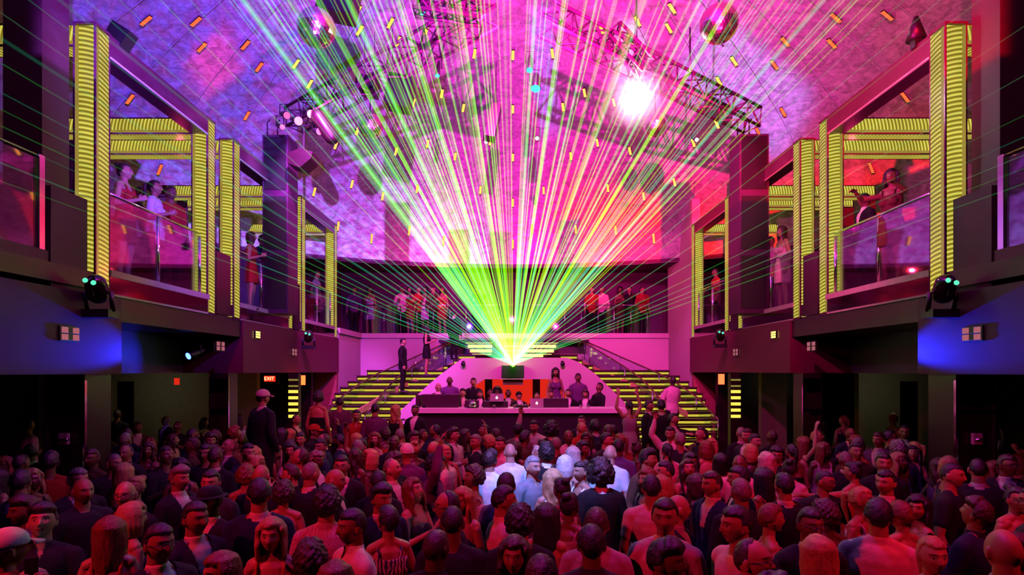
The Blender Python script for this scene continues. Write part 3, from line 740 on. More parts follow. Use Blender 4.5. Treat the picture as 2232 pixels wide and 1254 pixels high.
# stairs ----------------------------------------------------------------
M_tread = pbr('dark_tread', (.06, .03, .035), .3); M_riser = emis('riser_yellow', (.95, .76, .07), .68, False)
M_string = pbr('lime_stringer', (.62, .60, .22), .35)
NS = 18; SY0 = 14.9; ST = .27; SR = .172
def stair(sx):
    side = 'left' if sx < 0 else 'right'
    # left edge (outer) px by height, right (inner) edge
    def outer(i):
        py = HY + (CZ - SR * i) * F / (SY0 + ST * i); t = i / 22
        px = 712 + 30 * max(0, (i - 8)) / 3 * .55 + max(0, i - 11) ** 1.45 * 6.5 if i > 8 else 712
        return min(px, 815)
    def X(px, d): 
        x = (px - HX) * d / F + CX
        return x if sx < 0 else -x + .25
    t = thing('staircase', 'wide curved %s staircase with yellow-lit risers' % side, 'staircase', (0, SY0, 0))
    out_pts = []; in_pts = []; mid_pts = []
    for i in range(NS + 1):
        d = SY0 + ST * i; z1 = SR * (i + 1)
        xo = X(outer(i) if i <= 15 else 893 + (i - 14) * 36, d); xi = X(min(1030, 872 + max(0, i - 6) * 10.5), d)
        xo2 = X(outer(i + 1) if i < 15 else 893 + (i - 13) * 36 if i > 15 else 893 + 72, d + ST); xi2 = X(min(1015, 872 + max(0, i - 5) * 10.5), d + ST)
        out_pts.append(V((xo, d - SY0, z1))); in_pts.append(V((xi, d - SY0, z1))); mid_pts.append(V((xo, d - SY0, z1)).lerp(V((xi, d - SY0, z1)), .62))
        if i < 4: continue
        st = MB().prism([(xo, d - SY0, z1 - .045), (xi, d - SY0, z1 - .045), (xi2, d - SY0 + ST, z1 - .045), (xo2, d - SY0 + ST, z1 - .045)], (0, 0, .045)).build('tread', M_tread, t)
        a, b = sorted((xo, xi)); MB().box(a + .03, b - .03, d - SY0 + .02, d - SY0 + .05, z1 - SR + .035, z1 - .075).build('riser', M_riser, t)
        mb = MB().prism([(xo, d - SY0 + .05, 0), (xi, d - SY0 + .05, 0), (xi2, d - SY0 + ST + .04, 0), (xo2, d - SY0 + ST + .04, 0)], (0, 0, z1 - .046)); mb.build('base_block', M_dark, t)
    def L3(lst): return [V((X(px, d), d - SY0, P(px, py, d).z)) for px, py, d in lst]
    st2 = MB(); m = L3([(770, 905, 16.2), (801, 886, 17.0), (835, 866, 17.7), (869, 847, 18.2), (905, 832, 18.7), (943, 816, 19.2), (975, 802, 19.6), (1000, 788, 19.9)])
    for a, b in zip(m, m[1:]): st2.prism([a + V((0, 0, -.07)), b + V((0, 0, -.07)), b + V((0, 0, .09)), a + V((0, 0, .09))], (.05, 0, 0))
    st2.build('stringer', M_string, t)
    for nm, pts, HR in (('outer', [(700, 915, 16.0), (712, 899, 16.4), (745, 865, 17.2), (785, 836, 18.0), (823, 815, 18.6), (861, 798, 19.0), (906, 778, 19.5), (945, 760, 19.8), (983, 744, 20.2)], .62), ('middle', [(795, 905, 16.6), (819, 878, 17.0), (840, 850, 17.5), (864, 825, 18.1), (898, 800, 18.7), (932, 778, 19.3), (972, 753, 20.0), (996, 740, 20.3)], .78)):
        q = L3(pts); gp = MB()
        for a, b in zip(q, q[1:]): gp.prism([a + V((0, 0, -HR)), b + V((0, 0, -HR)), b + V((0, 0, -.03)), a + V((0, 0, -.03))], (.012, 0, 0))
        g_ = gp.build('glass_side', M_glass, t)
        MB().tube(q, .024, 8).build('handrail', pbr('bronze_rail', (.30, .17, .14), .25, metal=.9), t, True)
        for a in q[::2]: MB().tube([a, a + V((0, 0, -HR))], .014, 6).build('post', M_chrome, g_, True)
stair(-1); stair(1)
# landing flight behind the laser
t = thing('staircase', 'short central flight of four yellow-lit steps behind the laser', 'staircase', (CX, 20.2, 0))
for k in range(4):
    z0 = 3.18 + k * .165; w = 1.18 + k * .09
    MB().box(-w - .2, w + .28, k * .2, .85, z0 - .02 if k else 0, z0 + .15).build('step', M_tread, t)
    MB().box(-w - .1, -.62, k * .2 - .02, k * .2 - .002, z0 + .01, z0 + .115).build('riser', emis('riser_bright', (1, .9, .22), 1.6), t); MB().box(-.22, w + .22, k * .2 - .02, k * .2 - .002, z0 + .01, z0 + .115).build('riser', emis('riser_bright', (1, .9, .22), 1.6), t)
struct('floor_landing', MB().box(-2.6, 2.6, 20.6, YB + .1, 3.7, 3.8), M_dark)

# ------------------------------------------------------------------ DJ booth
DB = 16.8
outer = [(862, 925), (862, 906), (880, 889), (905, 866), (935, 838), (965, 813), (1008, 781), (1236, 780), (1262, 790), (1296, 814), (1332, 848), (1368, 884), (1384, 906), (1384, 925)]
inner = [(1268, 925), (1262, 897), (1228, 850), (1197, 827), (1056, 827), (1022, 850), (990, 878), (975, 897), (975, 925)]
def pw(l, d): return [P(x, y, d) for x, y in l]
mb = MB(); pts = pw(outer, DB); ip = list(reversed(pw(inner, DB)))
# left leg, bridge, right leg as one welded strip
o_ = pts; i_ = ip
strip = [(o_[0], i_[0]), (o_[1], i_[1]), (o_[3], i_[2]), (o_[5], i_[3]), (o_[6], i_[4]), (o_[7], i_[5]), (o_[9], i_[6]), (o_[12], i_[7]), (o_[13], i_[8])]
mid = {1: [2], 2: [4], 5: [8], 6: [10, 11]}
TH = V((0, .3, 0))
for k in range(len(strip) - 1):
    a, b = strip[k]; c, d = strip[k + 1]; poly = [a] + [o_[q] for q in mid.get(k, [])] + [c, d, b]
    mb.prism(poly, TH)
t = tag(mb.build('stage_arch', M_white), 'white sloping arch wall framing the DJ booth', 'arch')
struct('wall_booth', MB().box(P(978, 0, 17.9).x, P(1256, 0, 17.9).x, 17.9, 18.0, 0, 2.62), emis('orange_backlit_wall', (1, .024, .012), .72))
for j, px in enumerate((1065, 1169)):
    a = P(px - 8, 0, 17.6).x; b = P(px + 8, 0, 17.6).x
    tag(MB().box(a, b, 17.55, 17.7, 0, 2.6).build('booth_pillar', M_dark), 'dark narrow pillar before the orange wall, %s of the laser' % ('left' if j == 0 else 'right'), 'pillar')
struct('floor_booth', MB().box(P(870, 0, 15).x, P(1375, 0, 15).x, 14.75, 17.9, 0, .55), M_dark)
t = thing('booth_counter', 'long white DJ counter with a dark front facing the crowd', 'counter', (0, 14.4, 0))
xa, xb = P(898, 0, 14.4).x, P(1366, 0, 14.4).x
MB().box(xa, xb, 0, .8, P(0, 901, 14.4).z, P(0, 891, 14.4).z).build('worktop', M_white, t)
MB().box(xa + .12, xb - .05, .08, .74, 0, P(0, 901, 14.4).z).build('front_panel', pbr('dark_front', (.012, .004, .012), .5), t)
ZC = P(0, 891, 14.4).z
def gear(name, label, cat, px, w, h, dp=.4, m=None, y=14.75, knobs=0, group=None, tilt=0):
    t = thing(name, label, cat, (P(px, 0, y).x, y, ZC), 0, group)
    mb = MB().box(-w / 2, w / 2, 0, dp, 0, h); mb.build('casing', m or M_black, t)
    if knobs:
        for k in range(knobs): 
            MB().tube([(-w / 2 + w * (k + .5) / knobs, dp * .4, h), (-w / 2 + w * (k + .5) / knobs, dp * .4, h + .03)], .014, 8).build('knob', M_chrome, t, True)
    return t
M_case = pbr('plum_flight_case', (.05, .018, .04), .45)
t = gear('flight_case', 'large dark flight case on the left of the DJ counter', 'case', 960, .98, .32, .4, M_case)
for s in (-1, 1): MB().box(s * .47 - .02, s * .47 + .02, -.012, .01, 0, .32).build('edge_strip', M_chrome, t)
t = gear('flight_case', 'tilted dark case lid at the far left end of the counter', 'case', 915, .30, .04, .36, M_case); MB().box(-.15, .15, .3, .36, .04, .30).build('lid', M_case, t)
gear('mixer', 'low black mixer left of the silver laptop', 'mixer', 1028, .34, .17, .3, M_case, knobs=4)
gear('mixer', 'wide black mixer under the silver laptop in the booth centre', 'mixer', 1080, .62, .15, .35, M_case, knobs=6)
gear('mixer', 'wide black mixer right of the laptop with the lit logo', 'mixer', 1212, .62, .22, .35, M_case, knobs=6)
gear('mixer', 'low black player right of the booth centre', 'mixer', 1136, .35, .06, .3, M_black, knobs=3)
def laptop(px, w, h, label, z, y=14.66, logo=True):
    t = thing('laptop', label, 'laptop', (P(px, 0, y).x, y, z)); m = pbr('laptop_silver', (.72, .66, .72), .3, metal=.3)
    MB().box(-w / 2, w / 2, .0, .24, 0, .015).build('base', m, t); s = MB().box(-w / 2, w / 2, -.02, -.008, .01, h).build('screen', m, t)
    if logo:
        mb = MB(); c = (0, -.024, h * .5); n = 20; pts = []
        for j in range(n):
            a = 2 * pi * j / n; r = .030 * (1 - .12 * g(a - pi / 2, .3) - .10 * g(a - 3 * pi / 2, .3) - .28 * g(a - .15, .34)); pts.append((c[0] + r * cos(a) * .92, c[1], c[2] + r * sin(a)))
        mb.prism(pts, (0, .003, 0)); lf = [(c[0] + .003 + .005 * cos(a) , c[1], c[2] + .040 + .009 * sin(a)) for a in [2 * pi * j / 8 for j in range(8)]]; mb.prism(lf, (0, .003, 0))
        mb.build('logo', emis('logo_white', (.9, .95, 1), 2.2), s)
laptop(1083, .33, .20, 'silver laptop on the mixer in the centre of the booth', ZC + .15)
laptop(1170, .33, .23, 'white laptop with a glowing fruit logo right of centre', ZC)
t = thing('chrome_lamp', 'round chrome ball lamp standing on the DJ counter', 'lamp', (P(1030, 0, 14.5).x, 14.55, ZC)); MB().ball((0, 0, .09), .10, .10, .08, 12, 8).build('ball', M_chrome, t); MB().box(-.14, .14, -.08, .08, 0, .015).build('base', M_chrome, t)
for px, w in ((1077, 'beneath the central laptop'), (1121, 'right of the central mixer'), (1266, 'near the two men in suits'), (1282, 'at the right of the counter')):
    t = thing('drinking_glass', 'small drinking glass on the counter %s' % w.replace('men', 'people'), 'glass', (P(px, 0, 14.45).x, 14.45, ZC)); MB().loft([(0, .03, .03, 0, 0), (.004, .032, .032, 0, 0), (.09, .037, .037, 0, 0)], 12).build('tumbler', glass('tumbler_glass', (.95, .8, .9), 1), t, True)
# laser projector on its shelf
LZ = P(1118, 795, DB - .25)
t_laser = thing('laser_projector', 'dark green laser projector on a white shelf above the booth', 'laser projector', (LZ.x, DB - .02, P(0, 825, DB).z))
hw = 24 * DB / F
MB().box(-hw * 1.12, hw * 1.12, -.34, 0, -.03, .0).build('shelf', M_white, t_laser); MB().box(-hw, hw, -.28, 0, -.0 - .0, .0 + .001).build('shelf_pad', M_black, t_laser)
MB().box(-hw, hw, -.26, -.01, .02, .36).build('housing', pbr('green_black', (.02, .09, .03), .4), t_laser)
MB().box(-hw * .9, hw * .9, -.24, -.01, -.18, -.035).build('bracket', pbr('grey_green', (.25, .32, .22), .5), t_laser)
MB().ball((0, -.27, LZ.z - t_laser.location.z), .035, .02, .035, 12, 8).build('aperture', emis('aperture_glow', (.9, 1, .35), 30, False), t_laser)
for s, px in ((-1, 1010), (1, 1226)):
    p = P(px, 794, DB - .03); t = thing('ball_camera', 'small round camera on the white arch, %s of the laser' % ('left' if s < 0 else 'right'), 'camera', p)
    MB().ball((0, -.06, 0), .065, n=12, m=8).build('dome_head', M_black, t, True); MB().box(-.04, .04, -.03, .02, .03, .09).build('bracket', M_black, t)
# ------------------------------------------------------------------ laser beams: glowing tubes drawn for light lines in haze
def beam_mat(name, col, s, fade=1.2):
    m, n, out = nt(name); L = n.links.new; m.cycles.emission_sampling = 'NONE'
    at = n.nodes.new('ShaderNodeAttribute'); at.attribute_name = 'reach'
    lw = N(n, 'ShaderNodeLayerWeight', Blend=.5); f = mth(n, 'POWER', mth(n, 'SUBTRACT', 1.0, lw.outputs['Facing']), 1.4)
    # hand-set fade painted along the tube, for a beam that widens
    t = at.outputs['Fac']; fall = mth(n, 'DIVIDE', 1.0, mth(n, 'ADD', 1.0, mth(n, 'MULTIPLY', t, fade)))
    # glow shaped like forward haze scatter: Henyey-Greenstein phase of the angle between the beam and the line of sight
    am = n.nodes.new('ShaderNodeAttribute'); am.attribute_name = 'aim'; ge = n.nodes.new('ShaderNodeNewGeometry'); dt = n.nodes.new('ShaderNodeVectorMath'); dt.operation = 'DOT_PRODUCT'
    L(am.outputs['Vector'], dt.inputs[0]); L(ge.outputs['Incoming'], dt.inputs[1])
    ph = mth(n, 'DIVIDE', .51 / 4.5, mth(n, 'POWER', mth(n, 'SUBTRACT', 1.49, mth(n, 'MULTIPLY', dt.outputs['Value'], 1.4)), 1.5))
    st = mth(n, 'MULTIPLY', mth(n, 'MULTIPLY', mth(n, 'MULTIPLY', f, fall), ph), s)
    tr = N(n, 'ShaderNodeBsdfTransparent', Color=(.955, .99, .96, 1)); em = N(n, 'ShaderNodeEmission', Color=(*col, 1)); L(st, em.inputs[1])  # greenish tint dulls the red behind, standing for haze extinction
    ad = n.nodes.new('ShaderNodeAddShader'); L(tr.outputs[0], ad.inputs[0]); L(em.outputs[0], ad.inputs[1]); L(ad.outputs[0], out.inputs[0])
    return m
BC = {'lime': beam_mat('beam_lime', (.22, 1, .0), 2.6), 'green': beam_mat('beam_green', (.08, .9, .08), 1.8), 'cyan': beam_mat('beam_cyan', (.08, .85, .45), 1.7), 'teal': beam_mat('beam_teal', (.03, .6, .32), 1.2), 'yellow': beam_mat('beam_yellow', (.60, .95, .0), 1.5), 'pale': beam_mat('beam_pale', (.35, .95, .40), 1.6), 'olive': beam_mat('beam_olive', (.20, .50, .01), 1.4)}
for c_, (cc, ss) in {'teal': ((.03, .6, .32), 1.3), 'green': ((.06, .8, .12), 1.4), 'cyan': ((.06, .85, .45), 1.6), 'pale': ((.3, .9, .4), 1.3), 'lime': ((.22, 1, 0), 2.0), 'yellow': ((.6, .95, .0), 1.3)}.items(): BC['core_' + c_] = beam_mat('beam_core_' + c_, cc, ss * 1.7, 2.0); BC['far_' + c_] = beam_mat('beam_side_' + c_, cc, ss * 2.0, 7.0)
def beam_mesh(mb, at, end, w0, w1, src, squash=1):
    ax = (end - src); Ln = ax.length; ax.normalize(); u = ax.cross(V((0, 1, 0))).normalized(); w = ax.cross(u)
    ns = 9; n = 8; rings = []
    for i in range(ns):
        t = (i / (ns - 1)) ** 1.8; r = w0 + (w1 - w0) * t; c = src + ax * (Ln * t)
        rings.append([c + u * (r * cos(2 * pi * j / n)) + w * (r * squash * sin(2 * pi * j / n)) for j in range(n)]); at += [t] * n
    mb.ring_loft(rings, cap=False)
rb = random.Random(5)
SRC = LZ + V((0, -.03, 0))
beams = []   # (end px, end py, depth, width px, colour, gain)
def ang(a):  # image direction -> far point beyond the frame
    c, s = cos(R(a)), sin(R(a)); k = 1500; x = 1118 + c * k; y = 795 - s * k
    if y < -60: q = (795 + 60) / (s * k); x = 1118 + c * k * q; y = -60
    if x < -60: q = (1118 + 60) / (-c * k); x = -60; y = 795 - s * k * q
    if x > 2290: q = (2290 - 1118) / (c * k); x = 2290; y = 795 - s * k * q
    return x, y
# hand-read top crossings of the strong beams (x at the top edge of the photo)
for x, w, c in ((508, 5, 'cyan'), (530, 8, 'cyan'), (548, 10, 'teal'), (566, 6, 'pale'), (592, 4, 'cyan'), (618, 7, 'cyan'), (640, 5, 'pale'), (668, 5, 'cyan'), (700, 6, 'olive'), (728, 4, 'yellow'), (755, 6, 'cyan'), (790, 16, 'olive'), (812, 4, 'pale'), (838, 5, 'olive'), (862, 4, 'cyan'), (905, 14, 'olive'), (938, 4, 'yellow'), (958, 6, 'olive'), (975, 12, 'olive'), (1003, 4, 'lime'), (1020, 5, 'olive'), (1038, 4, 'lime'),
                (1066, 5, 'yellow'), (1098, 8, 'olive'), (1112, 5, 'yellow'), (1150, 5, 'yellow'), (1168, 9, 'pale'), (1182, 4, 'cyan'), (1212, 5, 'teal'), (1226, 6, 'olive'), (1238, 4, 'pale'), (1276, 6, 'olive'), (1300, 5, 'pale'), (1340, 8, 'yellow'), (1376, 6, 'yellow'), (1392, 10, 'olive'), (1408, 8, 'pale'), (1472, 8, 'pale'), (1528, 9, 'pale'), (1572, 5, 'olive'), (1600, 4, 'yellow'), (1625, 4, 'olive'), (1648, 4, 'yellow'), (1665, 4, 'pale'), (1690, 5, 'olive'), (1740, 4, 'cyan'), (1775, 4, 'yellow'), (1830, 5, 'pale'), (1868, 4, 'yellow')):
    k = 855 / 795; beams.append((1118 + (x - 1118) * k, -60, 4.6, w, c))
# shallow side beams by angle
for a, w, c in ((152, 2.5, 'teal'), (153.5, 1.8, 'green'), (155, 2.2, 'green'), (156.2, 1.5, 'teal'), (158.5, 2.2, 'cyan'), (160.3, 1.5, 'green'), (149.5, 2.5, 'green'), (147.5, 6, 'teal'), (145.5, 2, 'pale'), (143, 2, 'cyan'), (141.2, 6, 'teal'), (139.5, 2.5, 'cyan'), (137.2, 2, 'pale'), (134, 2.5, 'lime'), (131.5, 3, 'cyan'), (129, 2, 'pale'),
                (19.5, 2, 'green'), (21, 1.5, 'green'), (22.3, 1.8, 'pale'), (24, 2, 'teal'), (26, 1.5, 'green'), (29.5, 1.6, 'pale'), (33.5, 1.5, 'pale'), (38, 2, 'green'), (40.5, 2, 'cyan'), (43, 3, 'teal')):
    x, y = ang(a); beams.append((x, y, 5.2, w * 1.5, 'far_' + c))
for a, w, c in ((126.5, 22, 'lime'), (124.2, 9, 'lime'), (121.5, 14, 'green'), (118.2, 10, 'lime'), (114.3, 20, 'lime'), (111, 10, 'lime'), (107.5, 15, 'lime'), (98.5, 9, 'lime'), (86.5, 13, 'green'), (82, 12, 'lime'), (77, 9, 'green'), (70.5, 13, 'yellow'), (64, 9, 'green'), (59, 14, 'lime'), (54.5, 11, 'green'), (49.5, 12, 'cyan'), (47, 7, 'green')):
    x, y = ang(a); beams.insert(0, (x, y, 4.8, w * .75, 'core_' + c))
# the crowded middle, fanned closer
for lo, hi, nn, cs in ((104, 128, 24, ('lime', 'lime', 'green', 'lime')), (92, 104, 8, ('lime', 'green', 'yellow')), (62, 88, 10, ('green', 'yellow', 'lime')), (44, 62, 16, ('green', 'cyan', 'yellow', 'pale'))):
    for i in range(nn):
        a = lo + (hi - lo) * (i + rb.random()) / nn; x, y = ang(a); beams.append((x, y, 4.6 + rb.random(), 3 + 3 * rb.random() ** 2, rb.choice(cs)))
print('beams', len(beams))
rest = {}
for i, (x, y, d, w, c) in enumerate(beams):
    e = P(x, y, d); w1 = w * d / F / 2 * 1.15; w0 = .008 + w * (.0016 if c[:4] != 'core' else .0042)
    if i < 99:
        mb = MB(); at = []
    else:
        mb, at, dl = rest.setdefault(c, (MB(), [], [])); dl += list((e - SRC).normalized()) * 72
    sq = 1
    beam_mesh(mb, at, e, w0, w1, SRC, sq)
    if i < 99:
        me = bpy.data.meshes.new('laser_beam'); me.from_pydata([tuple(V(v) - t_laser.location) for v in mb.v], [], mb.f); A = me.attributes.new('reach', 'FLOAT', 'POINT'); A.data.foreach_set('value', at); dv = (e - SRC).normalized(); A = me.attributes.new('aim', 'FLOAT_VECTOR', 'POINT'); A.data.foreach_set('vector', list(dv) * len(at))
        me.polygons.foreach_set('use_smooth', [True] * len(me.polygons)); obj('laser_beam', me, BC[c], t_laser)
if rest:
    V_, F_, A_, MI, D_ = [], [], [], [], []; mats = list(rest)
    for k, c in enumerate(mats):
        o = len(V_); V_ += [tuple(V(v) - t_laser.location) for v in rest[c][0].v]; F_ += [tuple(i + o for i in f) for f in rest[c][0].f]; MI += [k] * len(rest[c][0].f); A_ += rest[c][1]; D_ += rest[c][2]
    me = bpy.data.meshes.new('fine_beams'); me.from_pydata(V_, [], F_); A = me.attributes.new('reach', 'FLOAT', 'POINT'); A.data.foreach_set('value', A_); A = me.attributes.new('aim', 'FLOAT_VECTOR', 'POINT'); A.data.foreach_set('vector', D_)
    for c in mats: me.materials.append(BC[c])
    me.polygons.foreach_set('material_index', MI); me.polygons.foreach_set('use_smooth', [True] * len(me.polygons))
    o = bpy.data.objects.new('fine_beams', me); COL.objects.link(o); o.parent = t_laser; o['kind'] = 'stuff'

# ------------------------------------------------------------------ rig: trusses, towers, mirror balls, lamps
def truss(name, label, a, b, w=.42):
    t = thing(name, label, 'truss', (0, 0, 0)); a = V(a); b = V(b); ax = (b - a).normalized(); s = ax.cross(V((0, 0, 1))).normalized(); u = s.cross(ax); L = (b - a).length; h = w / 2
    c = [s * h + u * h, s * -h + u * h, s * -h - u * h, s * h - u * h]
    for q in c: MB().tube([a + q, b + q], .032, 8).build('chord', M_truss, t, True)
    mb = MB(); n = int(L / w)
    for i in range(n):
        p = a + ax * (L * i / n); p2 = a + ax * (L * (i + 1) / n)
        for k in range(4):
            q, r = c[k], c[(k + 1) % 4]
            mb.tube([p + (q if i % 2 else r), p2 + (r if i % 2 else q)], .018, 6); mb.tube([p + q, p + r], .014, 6)
    mb.build('lattice', M_truss, t, True); return t
A1 = P(640, 262, 13.2); A2 = P(1070, 22, 10.5)
truss('truss', 'long lattice truss climbing from the left tower to the dome centre', A1, A2)
B1 = P(1640, 262, 13.2); B2 = P(1190, 40, 10.5)
truss('truss', 'long lattice truss climbing from the right tower to the dome centre', B1, B2)
truss('truss', 'short lattice truss near the top centre of the dome', P(905, 8, 9.5), P(1050, 30, 9.5), .25)
truss('truss', 'steep lattice truss hanging under the dome, pale lit, upper right', P(1335, 70, 11), P(1410, 150, 11), .3)
def cables(t, p, up): MB().tube([p, p + V((0, 0, up))], .01, 5).build('cable', M_black, t, True)
def par(label, p, aim, col, glow, r=.11, cat='stage light', name='stage_light'):
    t = thing(name, label, cat, p); q = V(aim).to_track_quat('-Z', 'Y').to_matrix().to_4x4()
    mb = MB().loft([(-.16, r, r, 0, 0), (-.12, r, r, 0, 0), (.10, r * .75, r * .75, 0, 0), (.18, r * .4, r * .4, 0, 0)], 16)
    o = mb.build('head', M_black, t, True); o.matrix_local = q
    if glow: o2 = MB().loft([(-.168, r * .9, r * .9, 0, 0), (-.161, r * .9, r * .9, 0, 0)], 16).build('lens', emis('lens_' + str(col) + str(glow), col, glow, False), t); o2.matrix_local = q
    mb = MB(); mb.tube([(-r - .02, 0, 0), (-r - .02, 0, .22), (r + .02, 0, .22), (r + .02, 0, 0)], .012, 6); mb.build('yoke', M_black, t, True); return t
# left tower
def tower(px0, px1, pyt, d, label, sx):
    x0, x1 = P(px0, 0, d).x, P(px1, 0, d).x; zt = P(0, pyt, d).z
    t = thing('speaker_tower', label, 'speaker', ((x0 + x1) / 2, d, 4.0)); w = (x1 - x0) / 2; h = zt - 4.0
    MB().box(-w, w, 0, .6, 0, h).build('cabinet', pbr('tower_plum', (.05, .012, .05), .5), t)
    for k in range(3): MB().box(-w + .04, w - .04, -.015, 0, .1 + k * h / 3, h * (k + 1) / 3 - .05).build('grille', M_black, t)
    for s in (-.9, -.1): MB().tube([(s * w, .2, h), (s * w, .2, h + .36), (s * w + .06, .2, h + .42)], .016, 6).build('rail_post', M_black, t, True)
    return t
tower(572, 628, 294, 13.2, 'tall dark speaker tower rising above the left balcony', -1)
tower(1612, 1676, 292, 13.2, 'tall dark speaker tower rising above the right balcony', 1)
p = P(650, 330, 12.9)
t = thing('speaker', 'angled black wedge speaker hanging beside the left tower', 'speaker', P(655, 345, 12.8)); MB().prism([(-.28, 0, -.10), (-.02, 0, -.2), (.22, 0, .0), (.26, 0, .14), (0, 0, .22), (-.28, 0, .12)], (0, .5, 0)).build('cabinet', M_dark, t); MB().box(-.02, .02, .2, .26, .2, .75).build('hanger', M_black, t)
t = thing('speaker', 'rounded black speaker hanging right of the left tower', 'speaker', P(707, 278, 12.6)); MB().chain([((-.12, 0, .22), .17), ((.14, .05, -.18), .16)]).build('cabinet', M_dark, t, True); MB().tube([(-.1, 0, .3), (-.1, 0, .7)], .02).build('hanger', M_black, t, True)
for i, (px, py, r, w) in enumerate(((620, 250, .13, 'lowest at the left tower'), (645, 262, .16, 'bright pink beside the left tower'), (672, 247, .15, 'glowing at the foot of the left truss'), (690, 285, .12, 'small under the left truss'), (610, 275, .10, 'on top of the left tower'))):
    par('pink-lit lamp head, %s' % w, P(px, py, 12.7), (.5, -.6, -.35), (1, .12, .45), (1.5, 5, 9, 3, 2)[i], r * .6)
for px, py, c, w, d in ((922, 14, (.05, .75, 1), 'cyan lamp head at the top edge left of centre', 10), (955, 150, (.05, .75, 1), 'small cyan lamp head below the left truss', 11), (854, 222, (.55, 1, .6), 'pale green lamp head amid the left beams', 12), (1155, 138, (.05, .8, 1), 'upper cyan lamp head right of centre', 11), (1168, 178, (.05, .85, 1), 'lower wide cyan lamp head right of centre', 11), (1170, 300, (1, .9, 1), 'small white lamp head right of centre below the cyan pair', 13), (1514, 303, (.8, .8, 1), 'small white lamp under the right truss', 13), (1060, 308, (.8, .8, 1), 'small white lamp left of centre', 14)):
    par(w, P(px, py, d), (-.05, -.35, -1) if c[0] < .5 else (0, -1, -.5), c, 2.2, .045 if 'small' in w else .065 if 'wide' not in w else .095)
# blazing follow spot
SP = P(1383, 217, 11.5)
HZ, hn, ho = nt('spot_haze'); tcz = hn.nodes.new('ShaderNodeTexCoord'); vl = hn.nodes.new('ShaderNodeVectorMath'); vl.operation = 'LENGTH'; hn.links.new(tcz.outputs['Object'], vl.inputs[0])
dn = mth(hn, 'MULTIPLY', mth(hn, 'POWER', mth(hn, 'MAXIMUM', mth(hn, 'SUBTRACT', 1.0, mth(hn, 'DIVIDE', vl.outputs['Value'], 1.0)), 0.0), 2.0), .8)
vs = N(hn, 'ShaderNodeVolumeScatter', Color=(1, .72, .95, 1), Anisotropy=.2); hn.links.new(dn, vs.inputs['Density']); hn.links.new(vs.outputs[0], ho.inputs[1])
tag(obj('haze', MB().ball((0, 0, 0), 1.0, n=24, m=16).mesh('haze', True), HZ), 'glowing haze around the blazing white spotlight', 'haze', kind='stuff').location = SP
par('blazing white spotlight facing the camera, upper right', SP, (CX - SP.x, -SP.y, CZ - SP.z), (1, .85, 1), 400, .16, 'spotlight', 'spotlight')
t = thing('stage_light', 'dark multi-armed lamp hanging above the blazing spotlight', 'stage light', P(1388, 125, 11.3)); MB().ball((0, 0, 0), .07, .07, .09).build('head', M_black, t, True)
for a in range(4): MB().tube([(0, 0, 0), (.10 * cos(a * 1.6), .05, -.12 * (a % 2) - .05), (.14 * cos(a * 1.6), .05, -.2)], .012).build('arm', M_black, t, True)
MB().tube([(0, 0, 0), (0, 0, 1.6)], .012).build('hanger', M_black, t, True)
def mball(px, py, d, rp, label):
    m = pbr('mirror_tiles', (.95, .55, .65), .22, metal=1, vary=.3, scale=40)  # pink metal tint carries the reflected red and magenta light
    r = rp * d / F; t = thing('mirror_ball', label, 'mirror ball', P(px, py, d)); mb = MB(); n = 20; rr = random.Random(px)
    for i in range(n):
        a0 = -pi / 2 + pi * i / n; a1 = a0 + pi / n; k = max(4, int(2 * n * cos((a0 + a1) / 2)))
        for j in range(k):
            b0 = 2 * pi * j / k; b1 = 2 * pi * (j + 1) / k
            c = V((cos((a0 + a1) / 2) * cos((b0 + b1) / 2), cos((a0 + a1) / 2) * sin((b0 + b1) / 2), sin((a0 + a1) / 2)))
            jt = V((rr.uniform(-1, 1), rr.uniform(-1, 1), rr.uniform(-1, 1))) * .05
            pts = []
            for aa, bb in ((a0, b0), (a0, b1), (a1, b1), (a1, b0)):
                q = V((cos(aa) * cos(bb), cos(aa) * sin(bb), sin(aa))) * r; q = (c * r) + (q - c * r) * .93; q += c * (q - c * r).dot(jt) * 1.0; pts.append(q)
            mb.add(pts, [(0, 1, 2, 3)])
    # solid core, coloured red for the club light reflected in the ball
    MB().ball((0, 0, 0), r * .975, n=24, m=16).build('core', pbr('ball_core', (.35, .05, .10), .4), t, True)
    me = bpy.data.meshes.new('mirror_skin'); me.from_pydata(mb.v, [], mb.f); obj('mirror_skin', me, m, t)
    MB().tube([(0, 0, r * .98), (0, 0, r + .9)], .012).build('cable', M_black, t, True); MB().tube([(0, 0, -r), (r * .25, 0, -r - .06)], .012).build('motor_stub', M_black, t, True)
mball(690, 61, 9.5, 41, 'large mirror ball, upper left under the dome'); mball(807, 275, 13, 27, 'small mirror ball hanging below the left truss'); mball(1567, 52, 9.5, 41, 'large mirror ball, upper right under the dome'); mball(1428, 272, 13, 26, 'small mirror ball beside the blazing spotlight')
for px, py0, py1, d, w in ((717, 105, 175, 9.6, 'left'), (1504, 60, 158, 11, 'right')):
    a = P(px, py0, d); b = P(px, py1, d); tag(MB().tube([a, b], .018).build('drop_pole', M_black), 'thin black pole hanging beside the %s truss' % w, 'pole')
